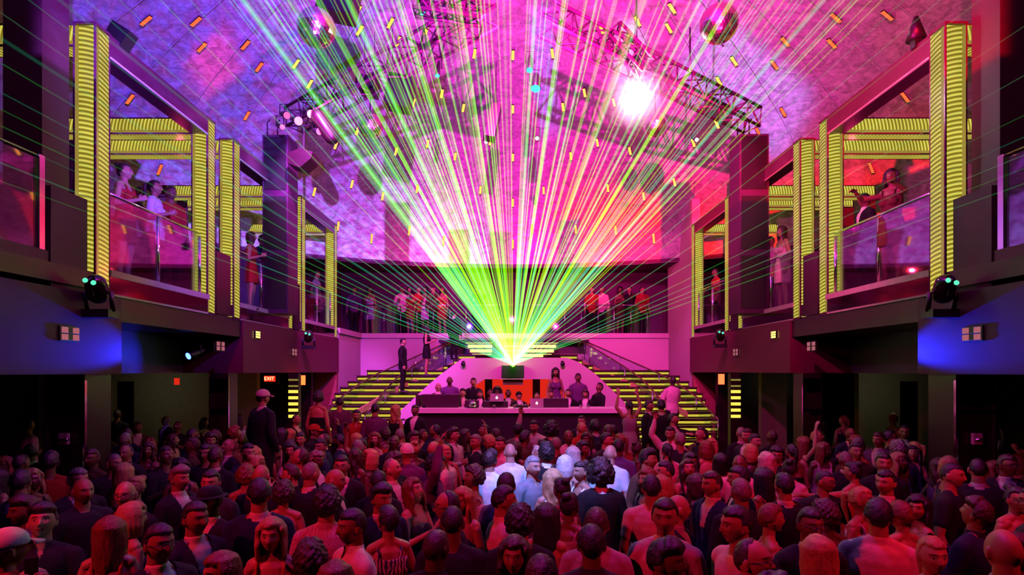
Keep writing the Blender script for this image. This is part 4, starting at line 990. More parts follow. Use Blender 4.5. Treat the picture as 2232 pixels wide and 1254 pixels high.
for px, py, d, w, h, lb in ((738, 8, 10.5, .62, .50, 'dark square loudspeaker hanging at the top edge, left of the beams'), (872, 205, 12, .50, .62, 'tall dark loudspeaker hanging under the left truss'), (806, 190, 12.4, .34, .30, 'small dark box hanging under the left truss'), (1075, 268, 13.5, .22, .75, 'slim dark loudspeaker hanging left of the centre rib')):
    p = P(px, py, d); t = thing('speaker', lb, 'speaker', p); MB().box(-w / 2, w / 2, -.2, .2, -h / 2, h / 2, Matrix.Rotation(R(12), 4, 'Y')).build('cabinet', M_dark, t); MB().box(-w / 2 + .03, w / 2 - .03, -.21, -.2, -h / 2 + .03, h / 2 - .03, Matrix.Rotation(R(12), 4, 'Y')).build('grille', M_black, t)
    for s in (-1, 1): MB().tube([(s * w * .3, 0, h / 2 - .05), (s * w * .3, 0, h / 2 + 1.0)], .008, 5).build('cable', M_black, t)
# moving heads on balcony corners
def moving_head(p, label, sx, s=1.0):
    t = thing('moving_head', label, 'stage light', p, 0, None, s)
    MB().chain([((0, .0, .0), .13), ((sx * -.06, -.12, .10), .12)]).build('head', pbr('glossy_black', (.02, .01, .015), .12), t, True)
    for q, z in ((-.05, .05), (.05, .02)): MB().ball((q - sx * .06, -.235, .11 + z - .03), .035, .012, .03, 10, 6).build('lens', emis('lens_teal', (.1, .75, .45), 1.3, False), t, True)
    MB().box(-.17, .17, -.06, .16, -.30, -.20).build('base', M_black, t)
    for q in (-.16, .16): MB().tube([(q, .05, -.22), (q * 1.05, 0, .02)], .03).build('yoke_arm', M_black, t, True)
moving_head(P(213, 640, 7.45), 'black moving-head lamp at the foot of the nearest left light post', -1); moving_head(P(2056, 640, 7.45), 'black moving-head lamp at the foot of the nearest right light post', 1)
moving_head(P(672, 738, 15.2), 'small moving-head lamp low on the far left balcony front', -1, .9); moving_head(P(1570, 735, 15.2), 'small moving-head lamp low on the far right balcony front', 1, .9)
t = thing('speaker', 'dark tilted loudspeaker on top of the nearest left balcony beam', 'speaker', P(262, 82, 8.3)); MB().box(-.14, .14, -.1, .1, -.12, .14, Matrix.Rotation(R(32), 4, 'Y')).build('cabinet', M_black, t); MB().box(-.05, .05, -.05, .05, -.25, -.1).build('bracket', M_black, t)
t = thing('stage_light', 'dark cone-shaped lamp on top of the nearest right balcony beam', 'stage light', P(1997, 62, 8.3)); MB().loft([(-.16, .13, .13, 0, 0), (.16, .03, .03, 0, 0)]).build('cabinet', M_black, t, True); MB().box(-.05, .05, -.05, .05, -.28, -.14).build('bracket', M_black, t)
# blue lamps under the middle fascia
BL_ = []
for px, py, w in ((427, 770, 'left one nearer the camera, under left balcony'), (510, 775, 'far one under left balcony'), (1733, 776, 'under the right balcony')):
    sx = -1 if px < 1112 else 1; yy = (5.5 + .45 + sx * .13) * F / abs(px - HX); p = P(px, py, yy); BL_.append((p, sx))
    par('glowing blue lamp, ' + w, p, (sx * .4, -.8, -.35), (.06, .14, 1), 7, .07)
# signs
def sign(px, py, d, w, h, label, col=(1, .03, .01), txt=None, s=2.0, face=0):
    t = thing('exit_sign', label, 'sign', P(px, py, d)); MB().box(-w / 2, w / 2, 0, .05, -h / 2, h / 2).build('housing', emis('sign_' + str(col) + str(s), col, s), t)
    if txt:
        c = bpy.data.curves.new('lettering', 'FONT'); c.body = txt; c.size = h * .85; c.align_x = 'CENTER'; c.align_y = 'CENTER'; c.extrude = .003; o = bpy.data.objects.new('tmp', c); COL.objects.link(o); me = bpy.data.meshes.new_from_object(o.evaluated_get(bpy.context.evaluated_depsgraph_get())); bpy.data.objects.remove(o); me.materials.clear(); o = obj('lettering', me, emis('sign_letters', (1, .45, .2), 3), t); o.location = (0, -.006, 0); o.rotation_euler = (R(90), 0, 0)
sign(587, 826, 13.5, .24, .13, 'red exit sign under the far end of the left balcony', txt='EXIT', s=1.0)
sign(656, 829, 15.0, .19, .24, 'bright orange-red square sign beside the banded left post', col=(1, .10, .02), s=4.0)
sign(1573, 827, 15.0, .14, .26, 'small bright orange-red sign under the right balcony', col=(1, .10, .03), s=3.5)
sign(384, 832, 12.5, .09, .14, 'small dim red sign on the dark wall under left balcony', s=.7)
# lights ------------------------------------------------------------------
def light(kind, name, loc, aim, col, e, size=.3, angle=60, blend=.6):
    l = bpy.data.lights.new(name, kind); l.color = col; l.energy = e
    if kind == 'AREA': l.size = size
    else: l.shadow_soft_size = size
    if kind == 'SPOT': l.spot_size = R(angle); l.spot_blend = blend
    o = bpy.data.objects.new(name, l); COL.objects.link(o); o.location = loc
    if aim is not None: o.rotation_euler = (V(aim) - V(loc)).to_track_quat('-Z', 'Y').to_euler()
    return o
PJ = V((0, -.4, 6.6))
def projector():
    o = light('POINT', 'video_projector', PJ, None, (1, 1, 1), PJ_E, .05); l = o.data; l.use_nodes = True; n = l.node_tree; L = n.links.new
    em = n.nodes['Emission']; ge = n.nodes.new('ShaderNodeNewGeometry'); sp = n.nodes.new('ShaderNodeSeparateXYZ'); L(ge.outputs['Incoming'], sp.inputs[0])
    X, Y, Z = sp.outputs; SG = INC_SIGN
    y = mth(n, 'MULTIPLY', Y, SG); yy = mth(n, 'MAXIMUM', y, .02)
    u = mth(n, 'DIVIDE', mth(n, 'MULTIPLY', X, SG), yy); v = mth(n, 'DIVIDE', mth(n, 'MULTIPLY', Z, SG), yy)
    def uv(px, py): p = dome_hit(px, py) - PJ; return p.x / p.y, p.z / p.y
    ph = mth(n, 'MULTIPLY', X, SG)
    def pos(px, py): return (uv(px, py)[0] + .85) / 1.7
    def ramp(lst, first, last):
        rp = n.nodes.new('ShaderNodeValToRGB'); L(N_map(n, u, -.85, .85), rp.inputs[0]); e = rp.color_ramp.elements
        e[0].position = 0; e[0].color = (*first, 1); e[1].position = 1; e[1].color = (*last, 1)
        for px, c in lst:
            x = rp.color_ramp.elements.new(min(.99, max(.01, pos(px, 250)))); x.color = (*c, 1)
        return rp.outputs[0]
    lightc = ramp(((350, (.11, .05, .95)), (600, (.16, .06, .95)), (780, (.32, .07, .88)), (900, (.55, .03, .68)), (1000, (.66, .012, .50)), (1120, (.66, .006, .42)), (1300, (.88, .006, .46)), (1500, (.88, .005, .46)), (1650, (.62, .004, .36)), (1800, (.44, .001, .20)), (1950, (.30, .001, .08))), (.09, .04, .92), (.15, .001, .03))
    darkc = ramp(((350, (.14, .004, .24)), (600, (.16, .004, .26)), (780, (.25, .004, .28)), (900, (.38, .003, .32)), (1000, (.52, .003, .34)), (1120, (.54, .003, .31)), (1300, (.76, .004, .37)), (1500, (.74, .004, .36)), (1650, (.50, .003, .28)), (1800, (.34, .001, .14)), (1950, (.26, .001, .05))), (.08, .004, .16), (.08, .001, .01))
    def mixc(f, a, b):
        m = N(n, 'ShaderNodeMix', _data_type='RGBA'); L(f, m.inputs[0]) if not isinstance(f, float) else None
        (L(a, m.inputs[6]) if not isinstance(a, tuple) else setattr(m.inputs[6], 'default_value', (*a, 1))); (L(b, m.inputs[7]) if not isinstance(b, tuple) else setattr(m.inputs[7], 'default_value', (*b, 1))); return m.outputs[2]
    def soft(a, lo, hi):
        m = N(n, 'ShaderNodeMapRange', _interpolation_type='SMOOTHSTEP'); L(a, m.inputs[0]); m.inputs[1].default_value = lo; m.inputs[2].default_value = hi; return m.outputs[0]
    cb = n.nodes.new('ShaderNodeCombineXYZ'); L(u, cb.inputs[0]); L(v, cb.inputs[1]); mp = N(n, 'ShaderNodeMapping'); mp.inputs['Scale'].default_value = (40, 85, 1); mp.inputs['Rotation'].default_value = (0, 0, .2); L(cb.outputs[0], mp.inputs[0])
    no = N(n, 'ShaderNodeTexNoise', Scale=1.3, Detail=6.0, Roughness=.7, Distortion=1.0); L(mp.outputs[0], no.inputs['Vector'])
    pt = soft(no.outputs[0], .40, .60)
    col = mixc(pt, darkc, lightc)
    # paler watery picture low on the left half, pure red low on the right
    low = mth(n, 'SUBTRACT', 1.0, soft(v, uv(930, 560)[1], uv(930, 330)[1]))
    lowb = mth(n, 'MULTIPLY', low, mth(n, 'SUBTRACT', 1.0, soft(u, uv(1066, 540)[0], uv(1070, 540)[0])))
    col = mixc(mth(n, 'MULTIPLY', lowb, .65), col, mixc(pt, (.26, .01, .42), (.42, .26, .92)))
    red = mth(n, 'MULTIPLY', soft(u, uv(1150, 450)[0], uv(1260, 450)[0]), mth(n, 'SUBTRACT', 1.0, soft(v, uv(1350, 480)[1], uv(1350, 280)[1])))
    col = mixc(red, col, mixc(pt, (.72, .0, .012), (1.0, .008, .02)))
    lowv = 0
    # pink streak left, lavender sweep right, as slanted soft bars
    def bar(p0, p1, w, c, k, sf=.5):
        (a0, b0), (a1, b1) = uv(*p0), uv(*p1); dx, dy = a1 - a0, b1 - b0; Ln = sqrt(dx * dx + dy * dy); dx /= Ln; dy /= Ln
        s = mth(n, 'ADD', mth(n, 'MULTIPLY', mth(n, 'SUBTRACT', u, a0), dx), mth(n, 'MULTIPLY', mth(n, 'SUBTRACT', v, b0), dy))
        q = mth(n, 'ABSOLUTE', mth(n, 'SUBTRACT', mth(n, 'MULTIPLY', mth(n, 'SUBTRACT', v, b0), dx), mth(n, 'MULTIPLY', mth(n, 'SUBTRACT', u, a0), dy)))
        f = mth(n, 'MULTIPLY', mth(n, 'SUBTRACT', 1.0, soft(q, w * (1 - sf), w)), mth(n, 'MULTIPLY', soft(s, 0, .05), mth(n, 'SUBTRACT', 1.0, soft(s, Ln - .05, Ln))))
        return mixc(mth(n, 'MULTIPLY', f, k), col, c)
    col = bar((398, 195), (535, 85), .035, (.85, .03, .42), .75)
    col = bar((1470, 60), (1770, 300), .065, (.62, .20, 1.0), .85)
    col = bar((1320, 85), (1420, 135), .035, (1.2, .8, 1.6), .8)
    col = bar((1172, -30), (1205, 330), .022, (.42, .12, .9), .85, .3)
    gap = None
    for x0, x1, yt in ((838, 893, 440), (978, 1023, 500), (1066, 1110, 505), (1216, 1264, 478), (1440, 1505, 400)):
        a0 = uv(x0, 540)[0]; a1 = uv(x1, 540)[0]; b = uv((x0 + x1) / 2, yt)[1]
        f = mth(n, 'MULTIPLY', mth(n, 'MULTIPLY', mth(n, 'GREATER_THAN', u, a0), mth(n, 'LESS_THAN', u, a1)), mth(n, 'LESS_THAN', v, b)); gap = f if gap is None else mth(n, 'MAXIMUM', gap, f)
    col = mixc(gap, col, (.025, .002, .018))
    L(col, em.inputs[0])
    # calibrated picture: the projector evens out throw distance and slant, as any mapped projection is set up to
    def need(uu, vv):
        d = V((uu, 1, vv)).normalized(); r = DR; o = PJ
        A = sum((d[i] / r[i]) ** 2 for i in range(3)); B = 2 * sum((o[i] - DC[i]) * d[i] / r[i] ** 2 for i in range(3)); C = sum(((o[i] - DC[i]) / r[i]) ** 2 for i in range(3)) - 1
        t = (-B + sqrt(B * B - 4 * A * C)) / (2 * A); p = o + d * t; return t * t / max(.12, abs(dome_normal(p).dot(d))) / 500
    rv = n.nodes.new('ShaderNodeValToRGB'); L(N_map(n, v, -.03, .50), rv.inputs[0]); e = rv.color_ramp.elements
    for k in range(12):
        q = need(0, -.03 + .53 * k / 11); x = e[0] if k == 0 else e[1] if k == 11 else e.new(k / 11); x.position = k / 11; x.color = (q, q, q, 1)
        print('need', round(-.03 + .53 * k / 11, 2), round(q, 2), round(need(.5, -.03 + .53 * k / 11), 2))
    ku = (need(.5, .15) / need(0, .15) - 1) / .25; print('ku', ku)
    cal = mth(n, 'MULTIPLY', rv.outputs[0], mth(n, 'MAXIMUM', mth(n, 'ADD', 1.0, mth(n, 'MULTIPLY', mth(n, 'MULTIPLY', u, u), ku)), .2))
    edge = mth(n, 'SUBTRACT', v, mth(n, 'SUBTRACT', -.0092, mth(n, 'MULTIPLY', mth(n, 'MULTIPLY', u, u), .006)))
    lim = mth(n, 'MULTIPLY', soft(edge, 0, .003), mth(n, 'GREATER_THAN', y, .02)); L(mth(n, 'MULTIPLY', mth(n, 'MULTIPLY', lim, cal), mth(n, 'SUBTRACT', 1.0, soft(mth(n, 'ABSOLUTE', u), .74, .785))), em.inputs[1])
def N_map(n, s, a, b):
    m = n.nodes.new('ShaderNodeMapRange'); n.links.new(s, m.inputs[0]); m.inputs[1].default_value = a; m.inputs[2].default_value = b; return m.outputs[0]
PJ_E = 49000; INC_SIGN = 1.0
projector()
light('POINT', 'spot_flare', SP + V((0, -.3, 0)), None, (1, .8, .95), 70, .08)
MG = (1, .04, .55); RD = (1, .012, .05)
light('SPOT', 'red_wash_left', (-5.0, 1.6, 5.6), (-.4, 5.2, 1.2), RD, 780, .15, 62)
light('SPOT', 'red_wash_right', (5.2, 2.2, 5.6), (1.6, 6, 1.3), (1, .008, .04), 620, .15, 62)
light('SPOT', 'red_wash_centre', (0, 4.0, 9.0), (0, 10.5, 1.3), (1, .012, .12), 900, .3, 62)
light('SPOT', 'blue_pool', (-.4, 2.6, 8.4), (.38, 6.9, 1.6), (.10, .26, 1), 9000, .1, 17, .9)
light('SPOT', 'violet_fill', (.5, 6.0, 9.4), (.3, 7.0, 0), (.42, .05, 1), 330, .08, 85)  # added overhead fill, sets pale cloth apart from skin
light('SPOT', 'magenta_back', (0, 9, 9.3), (0, 19, 2.6), MG, 3800, .08, 75)
light('SPOT', 'violet_back', (-4, 11, 8.5), (-4.6, 20, 2.6), (.85, .10, 1), 3000, .08, 55)
light('SPOT', 'pink_far_right', (3, 10, 8.5), (5.8, 20, 4), (1, .05, .35), 2600, .08, 50)
light('SPOT', 'red_crowd_far', (-4.2, 8.5, 6.6), (-3.5, 14, 1.3), RD, 260, .2, 80)
light('SPOT', 'red_crowd_far_right', (4.6, 8.5, 6.6), (4.0, 13, 1.3), RD, 220, .2, 80)
light('SPOT', 'magenta_side_left', (3.5, 5, 7.8), (-6.2, 9, 4.5), MG, 380, .2, 70)
light('SPOT', 'magenta_side_right', (-3.5, 5, 7.8), (6.2, 9, 4.5), MG, 380, .2, 70)
light('SPOT', 'dome_fill_left', (-2.6, 7.0, 5.4), (-6.5, 14, 9.5), (.25, .05, 1), 1100, .06, 120)  # these three are added fills that lift truss shadows on the dome
light('SPOT', 'dome_fill_centre', (0, 9.5, 5.6), (0, 14.5, 10.0), (1, .02, .58), 900, .06, 120)
light('SPOT', 'dome_fill_right', (2.6, 7.0, 5.4), (6.5, 14, 9.0), (1, .015, .35), 1000, .06, 120)
for p, sx in BL_: light('SPOT', 'blue_lamp', p + V((sx * .05, -.15, -.05)), p + V((sx * .75, -1.5, -.25)), (.03, .05, 1), 85, .05, 100)
for sx in (-1, 1):
    light('POINT', 'dim_bar_glow', (sx * 9, 14.2, 2.3), None, (.75, .62, .4), 6, .3)
    light('POINT', 'balcony_red', (sx * 7.6, 9.5, 6.0), None, (1, .03, .08), 14, .06)
    light('POINT', 'balcony_red', (sx * 7.6, 13.5, 6.0), None, (1, .03, .2), 12, .06)
    light('SPOT', 'fascia_blue', (sx * 5.1, 8.9, 2.95), (sx * 5.46, 7.6, 3.1), (.015, .02, 1), 170 if sx < 0 else 330, .05, 34)
light('POINT', 'upper_red', (-2.5, 20.6, 6.2), None, (1, .03, .1), 70, .05); light('POINT', 'upper_red', (2.8, 20.6, 6.2), None, (1, .03, .12), 60, .05)
light('POINT', 'booth_glow', (0, 17.2, 2.2), None, (1, .15, .06), 10, .3)
light('POINT', 'sign_glow', P(660, 850, 14.6), None, (1, .05, .02), 8, .1)
light('POINT', 'laser_spill', SRC + V((0, -.25, .1)), None, (.35, 1, .15), 5, .05)
w = bpy.data.worlds.new('world'); SC.world = w; w.use_nodes = True; w.node_tree.nodes['Background'].inputs[0].default_value = (.05, .005, .03, 1); w.node_tree.nodes['Background'].inputs[1].default_value = .15
# camera
cam = bpy.data.cameras.new('camera'); co = bpy.data.objects.new('camera', cam); COL.objects.link(co); co.location = (CX, 0, CZ); co.rotation_euler = (R(90), 0, 0)
cam.sensor_width = 36; cam.lens = F / 2232 * 36; cam.shift_x = (1116 - HX) / 2232; cam.shift_y = (HY - 627) / 2232; cam.clip_start = .05; cam.clip_end = 100
SC.camera = co
SC.view_settings.view_transform = 'Standard'; SC.view_settings.look = 'None'; SC.view_settings.gamma = 1; SC.view_settings.exposure = 0; SC.view_settings.use_curve_mapping = False
SC.cycles.use_adaptive_sampling = True; SC.cycles.adaptive_threshold = .02; SC.cycles.transparent_max_bounces = 96; SC.cycles.max_bounces = 5; SC.cycles.diffuse_bounces = 0; SC.cycles.glossy_bounces = 3; SC.cycles.transmission_bounces = 4; SC.cycles.sample_clamp_indirect = 4
# ------------------------------------------------------------------ the crowd
CR = random.Random(23)
placed = []   # (x, y, short name, label words)
SPEC = []
def put(px, py, face, label, short=None, d=None, z=0.0, scale=1.0, **kw):
    kw.setdefault('sex', 'm')
    if kw['sex'] == 'f' and scale == 1.0: scale = .955
    hh = 1.79 * scale + (.03 if kw.get('hr') in ('afro', 'curly') else 0)
    if d is None: d = F * (CZ - hh - z) / (py - HY)
    p = P(px, py, d)
    if z == 'fit': z = p.z - hh
    x, y = p.x, p.y
    placed.append((x, y, short or 'the ' + label.replace('person ', 'dancer ', 1), label, z))
    SPEC.append(dict(x=x, y=y, z=z, w=.3, face=face, label=label, scale=scale, short=short, kw=kw))
def settle():
    "people standing on the same level keep elbow room"
    for _ in range(30):
        for i, a in enumerate(SPEC):
            for b_ in SPEC[i + 1:]:
                if abs(a['z'] - b_['z']) > 1.2: continue
                dx, dy = b_['x'] - a['x'], b_['y'] - a['y']; q = sqrt(dx * dx + dy * dy)
                if q < .47:
                    if q < 1e-4: dx, dy, q = .01, .01, .0141
                    k = (.47 - q) / q * .7; t = a['w'] + b_['w']; a['x'] -= dx * k * a['w'] / t; a['y'] -= dy * k * a['w'] / t; b_['x'] += dx * k * b_['w'] / t; b_['y'] += dy * k * b_['w'] / t
        for a in SPEC:
            if a['z'] < .3:
                for sx in (-1, 1):
                    for cx, cy, hw in ((5.8, 7.85, .27), (abs(P(472 if sx < 0 else 1776, 820, 11.6).x), 11.9, .2)):
                        dx, dy = a['x'] - sx * cx, a['y'] - cy
                        if abs(dx) < hw + .27 and abs(dy) < .25 + .27: a['y'] = cy + (.53 if dy > 0 else -.53)
                if abs(a['x']) < 2.95 and a['y'] > 13.95 and a['y'] < 14.6: a['y'] = 13.95
    for a in SPEC:
        x, y, z, kw = a['x'], a['y'], a['z'], a['kw']
        base = .55 if 14.75 < y < 17.9 and abs(x) < 3 else 0
        if .03 < z - base < 1.9 and not (y > 17.3):
            who = a['short'] or a['label'].replace('person ', 'the person ', 1)
            t = thing('bench', ' '.join(('dark padded bench under ' + who).split()[:16]), 'bench', (x, y, base)); hb = z - base
            MB().box(-.22, .22, -.20, .20, max(0, hb - .07), hb).build('cushion', M_case, t); MB().box(-.20, .20, -.18, .18, 0, max(.01, hb - .07)).build('plinth', M_dark, t)
        person(x, y, z, a['face'], a['label'], scale=a['scale'], **kw)
f = dict(sex='f')
# front of the picture, left to right
put(12, 1150, 150, 'person in white cap and red collar at the lower left edge', 'the person in the white cap', hatk='cap', hatc='white', tp='shirt', tc='red', hr='short')
put(52, 1022, 160, 'person in light blue shirt, back turned, beside the chrome-edged left column', 'the light blue shirt', tp='shirt', tc='pale blue', pose='turned', hc='black')
put(132, 1098, 30, 'person in black with dark hair looking down, lower left', 'the dark-haired person lower left', tp='shirt', tc='black', hr='quiff', pose='phone')
put(165, 1018, 60, 'person with white headphones by the left column', 'the headphone wearer', tp='jacket', hr='short', hc='grey')
put(180, 1038, 60, 'bald person in dark top just right of the headphone wearer', 'the bald person by the left column', hr=None, tp='tee', tc='charcoal')
put(205, 965, 30, 'person in backless orange dress with dark bob near the left column', 'the orange dress', **f, tp='strap', tc='orange', hr='bob', hc='black')
put(268, 1008, 180, 'person with long ash blonde hair, back turned, left side', 'the ash blonde person', **f, tp='dress', tc='black', hr='long', hc='blonde')
put(275, 1045, 10, 'bald bespectacled person in front of the ash blonde hair', 'the bald bespectacled person', hr=None, gl=True, tp='jacket', skin=1)
put(215, 1118, 200, 'person with long straight red-brown hair, back turned, bottom left', 'the red-brown haired person', **f, tp='strap', tc='red', hr='long', hc='auburn')
put(270, 1102, 140, 'person with short blonde bob and bare shoulders, bottom left', 'the blonde bob', **f, tp='dress', tc='black', hr='bob', hc='blonde')
put(345, 1138, 62, 'person in glasses, dark suit, white shirt and tie, lower left', 'the glasses and tie', gl=True, tp='jacket', tc='black', pose='stand', skin=2)
put(398, 1015, 70, 'smiling grey-haired person in dark suit and white shirt, left', 'the smiling grey-haired suit', tp='jacket', hc='grey', hr='quiff')
put(425, 1090, 60, 'person grinning beside the dark felt hat', 'the grinning person', tp='jacket', tc='black', skin=2)
put(462, 1058, 340, 'person in dark felt hat and black coat', 'the felt hat', hatk='brim', hatc='black', tp='jacket', skin=3)
put(462, 1020, 8, 'round-faced person in white collar facing the camera, left', 'the round-faced white collar', tp='jacket', tc='charcoal', skin=1)
put(436, 968, 5, 'person with short dark hair in black top beyond the grey-haired suit', 'the black top left', tp='tee', tc='black', skin=2)
put(420, 990, 30, 'person with dark curls looking up beside the grey-haired suit', 'the dark curls', **f, tp='strap', tc='black', hr='curly', skin=3)
put(386, 972, 60, 'person in black with cigarette hand raised, left side', 'the cigarette smoker', pose='phone', tp='tee', tc='black', skin=3)
put(475, 972, 180, 'person with cropped brown hair seen from behind, left side', 'the cropped brown hair', tp='jacket', hc='brown')
put(508, 968, 50, 'person in dark suit looking down to the right, left side', 'the downcast suit', tp='jacket', tc='navy')
put(530, 942, 170, 'bald person in white shirt, back turned, left side', 'the bald white shirt left', hr=None, tp='shirt', tc='white')
put(512, 925, 120, 'person hugging with spiky auburn hair, left of the tall cap wearer', 'the spiky auburn hair', hr='curly', hc='auburn', pose='embrace', tp='shirt', tc='brown')
put(572, 848, 150, 'tall person in pink-white cap and black jacket standing on a bench', 'the tall cap wearer', d=8.8, z='fit', hatk='cap', hatc='pink', tp='jacket', hr='short', shoes=True)
put(535, 1008, 200, 'person with big auburn curls left of the navy suit', 'the big auburn curls', **f, hr='curly', hc='auburn', tp='strap', tc='red')
put(562, 1040, 195, 'person in navy suit with white collar, back turned, centre left', 'the navy suit', tp='jacket', tc='navy', hr='short', scale=1.05)
put(585, 1010, 180, 'bald person in black tee seen from behind, beyond the navy suit', 'the bald head', hr=None, tp='tee', tc='black')
put(632, 1040, 190, 'person with big dark curls and bare back, centre left', 'the bare back', **f, hr='curly', hc='brown', tp='dress', tc='black')
put(640, 1118, 12, 'smiling person with long strawberry blonde hair facing the camera', 'the strawberry blonde', **f, hr='wavy', hc='blonde', tp='strap', tc='orange', skin=0)
put(705, 1060, 185, 'person in dotted pink shirt with dark curls, back turned', 'the dotted pink shirt', hr='curly', hc='black', tp='shirt', tc='dots', scale=1.03)
put(790, 1088, -50, 'person in open white shirt looking left, lower centre left', 'the open white shirt', hr='short', tp='shirt', tc='white', skin=2)
put(822, 1104, 200, 'person with short black hair in black and white striped dress', 'the striped dress', **f, hr='short', hc='black', tp='strap', tc='zebra', pose='drink')
put(835, 1058, 45, 'person in dark suit frowning downward, lower centre left', 'the frowning suit', hr='quiff', tp='jacket', tc='navy', skin=2)
put(905, 1042, 60, 'person with long red hair and strapless black dress, folded hands', 'the red hair strapless', **f, hr='wavy', hc='auburn', tp='dress', tc='black', pose='phone', skin=0)
put(962, 1068, -75, 'balding person in glasses and black suit looking left', 'the balding glasses', hr='receding', gl=True, tp='jacket', tc='black', inner='black')
put(1012, 1100, 180, 'person with cropped hair and black tee, back turned, lower centre', 'the black tee', hr='buzz', tp='tee', tc='black', skin=3)
put(1028, 1062, -30, 'person with wavy blonde hair turned left, lower centre', 'the wavy blonde', **f, hr='wavy', hc='blonde', tp='dress', tc='black')
put(1078, 1056, 100, 'person in pale pink shirt with black hair looking right, centre', 'the pale pink shirt', hr='short', tp='shirt', tc='pink')
put(1120, 1088, 180, 'person with thick dark curls and black suit, back turned, centre front', 'the thick dark curls', hr='curly', tp='jacket', tc='black')
put(1138, 1162, -8, 'person with dark wavy hair facing the camera at the bottom centre', 'the dark wavy face', **f, hr='wavy', hc='brown', tp='strap', tc='black', skin=2)
put(1178, 1098, 160, 'person with long black hair and bare shoulder, centre front', 'the bare shoulder', **f, hr='long', hc='black', tp='dress', tc='black')
put(1290, 1135, 175, 'person with short black hair, back turned, bottom right of centre', 'the short black hair bottom', hr='short', tp='shirt', tc='charcoal', skin=3)
put(1235, 1075, 150, 'person in pale lilac top with updo, back turned, centre right', 'the pale lilac top', **f, hr='bun', hc='black', tp='strap', tc='lilac', skin=3)
put(1392, 1085, -20, 'tall person in pink shirt with dark hair looking down, right of centre', 'the tall pink shirt', hr='short', tp='shirt', tc='pink', scale=1.04, skin=2)
put(1365, 1110, 170, 'person in lilac shirt seen from behind beside the tall pink shirt', 'the lilac shirt', hr='short', hc='brown', tp='shirt', tc='lilac')
put(1605, 1098, -80, 'person in pale pink polo shirt in profile looking left, right side', 'the pink polo', hr='short', tp='tee', tc='pink', scale=1.04)
put(1690, 1100, 80, 'laughing person in profile with arm stretched right', 'the outstretched arm', **f, hr='short', hc='auburn', tp='strap', tc='pink', pose='wide')
put(1752, 1098, 0, 'person with shadowed face and glasses behind the outstretched arm', 'the shadowed face', hr='short', gl=True, tp='jacket', skin=3)
put(1772, 1165, 190, 'person with very long straight blonde hair, back turned, bottom right', 'the very long blonde hair', **f, hr='long', hc='blonde', tp='strap', tc='brown')
put(1920, 1085, 150, 'person in pale pink shirt with black hair, back turned, right', 'the pale pink back', hr='short', tp='shirt', tc='pink', scale=1.03)
put(1965, 1090, 190, 'person with auburn crop and bare red back, right side', 'the bare red back', **f, hr='short', hc='auburn', tp='dress', tc='brown')
put(2050, 1172, -10, 'person with pulled-back blonde hair facing the camera, bottom right', 'the pulled-back blonde', **f, hr='ponytail', hc='blonde', tp='strap', tc='black', skin=0)
put(2158, 1140, 170, 'big bald person in black jacket, back turned, bottom right', 'the big bald head', hr=None, tp='jacket', tc='black', scale=1.05)
put(2072, 1006, 40, 'stern shaven-headed person in black by the right column', 'the stern shaven head', hr='buzz', tp='tee', tc='black', d=5.9, z='fit', scale=1.05)
put(2214, 1058, 5, 'person in white off-shoulder top at the right edge', 'the white off-shoulder top', **f, hr='bun', hc='black', tp='dress', tc='white')
put(2222, 1160, -60, 'person with long brown hair cut off by the right edge', 'the long brown hair at the edge', **f, hr='long', hc='brown', tp='strap', tc='brown')
# bottom edge heads
put(672, 1168, 200, 'person with tousled dark red hair, back turned, bottom left of centre', 'the tousled dark red hair', **f, hr='curly', hc='brown', tp='strap', tc='black')
put(492, 1200, -40, 'person with auburn bob at the bottom edge, looking left', 'the auburn bob', **f, hr='bob', hc='auburn', tp='dress', tc='red')
put(728, 1222, 180, 'person with short ginger hair cut off by the bottom edge', 'the ginger crop', **f, hr='bob', hc='auburn', tp='strap', tc='black')
put(1440, 1170, 60, 'person with dark quiff at the bottom edge right of centre', 'the dark quiff', hr='quiff', tp='tee', tc='charcoal', skin=3)
put(1180, 1208, 180, 'person with cropped brown hair at the bottom centre edge', 'the cropped bottom head', hr='short', hc='brown', tp='tee', tc='brown')
# middle of the floor
put(900, 965, 190, 'person in white beanie, left of centre', 'the white beanie', hatk='beanie', hatc='white', tp='shirt', tc='purple', hr=None)
put(928, 962, 150, 'bald person right of the white beanie', 'the bald person by the beanie', hr=None, tp='shirt', tc='charcoal')
put(945, 982, 90, 'bearded person in glasses with arm thrown up, left of centre', 'the thrown-up arm', hr='curly', gl=True, pose='arm_up', tp='shirt', tc='purple')
put(965, 968, 60, 'person with fair short hair right of the thrown-up arm', 'the fair short hair', hr='short', hc='blonde', tp='shirt', tc='pink')
put(1112, 965, 190, 'bald person in bright white shirt in the blue light, back turned', 'the bright bald white shirt', hr=None, tp='shirt', tc='white', skin=0)
put(1068, 980, 150, 'person in white shirt with thick black hair in the blue light', 'the blue-lit white shirt', hr='quiff', hc='black', tp='shirt', tc='white')
put(1178, 972, 20, 'person with silver clip in dark hair, blue light', 'the silver clip', **f, hr='bun', hc='silver', tp='strap', tc='charcoal')
put(1160, 992, 40, 'person with grey-brown crop left of the silver-haired bob', 'the grey-brown crop', hr='short', hc='grey', tp='shirt', tc='grey')
put(1235, 993, 185, 'person with silvery bob seen from behind, blue light', 'the silvery bob', **f, hr='bob', hc='silver', tp='strap', tc='charcoal')
put(1244, 972, 170, 'person with ash long hair just behind the silvery bob', 'the ash long hair', **f, hr='long', hc='silver', tp='dress', tc='charcoal')
put(1205, 1022, 190, 'person with long golden hair, back turned, centre', 'the long golden hair', **f, hr='wavy', hc='blonde', tp='strap', tc='white')
put(1225, 1040, 210, 'person with black updo and white straps, centre', 'the black updo', **f, hr='bun', hc='black', tp='strap', tc='white', skin=3)
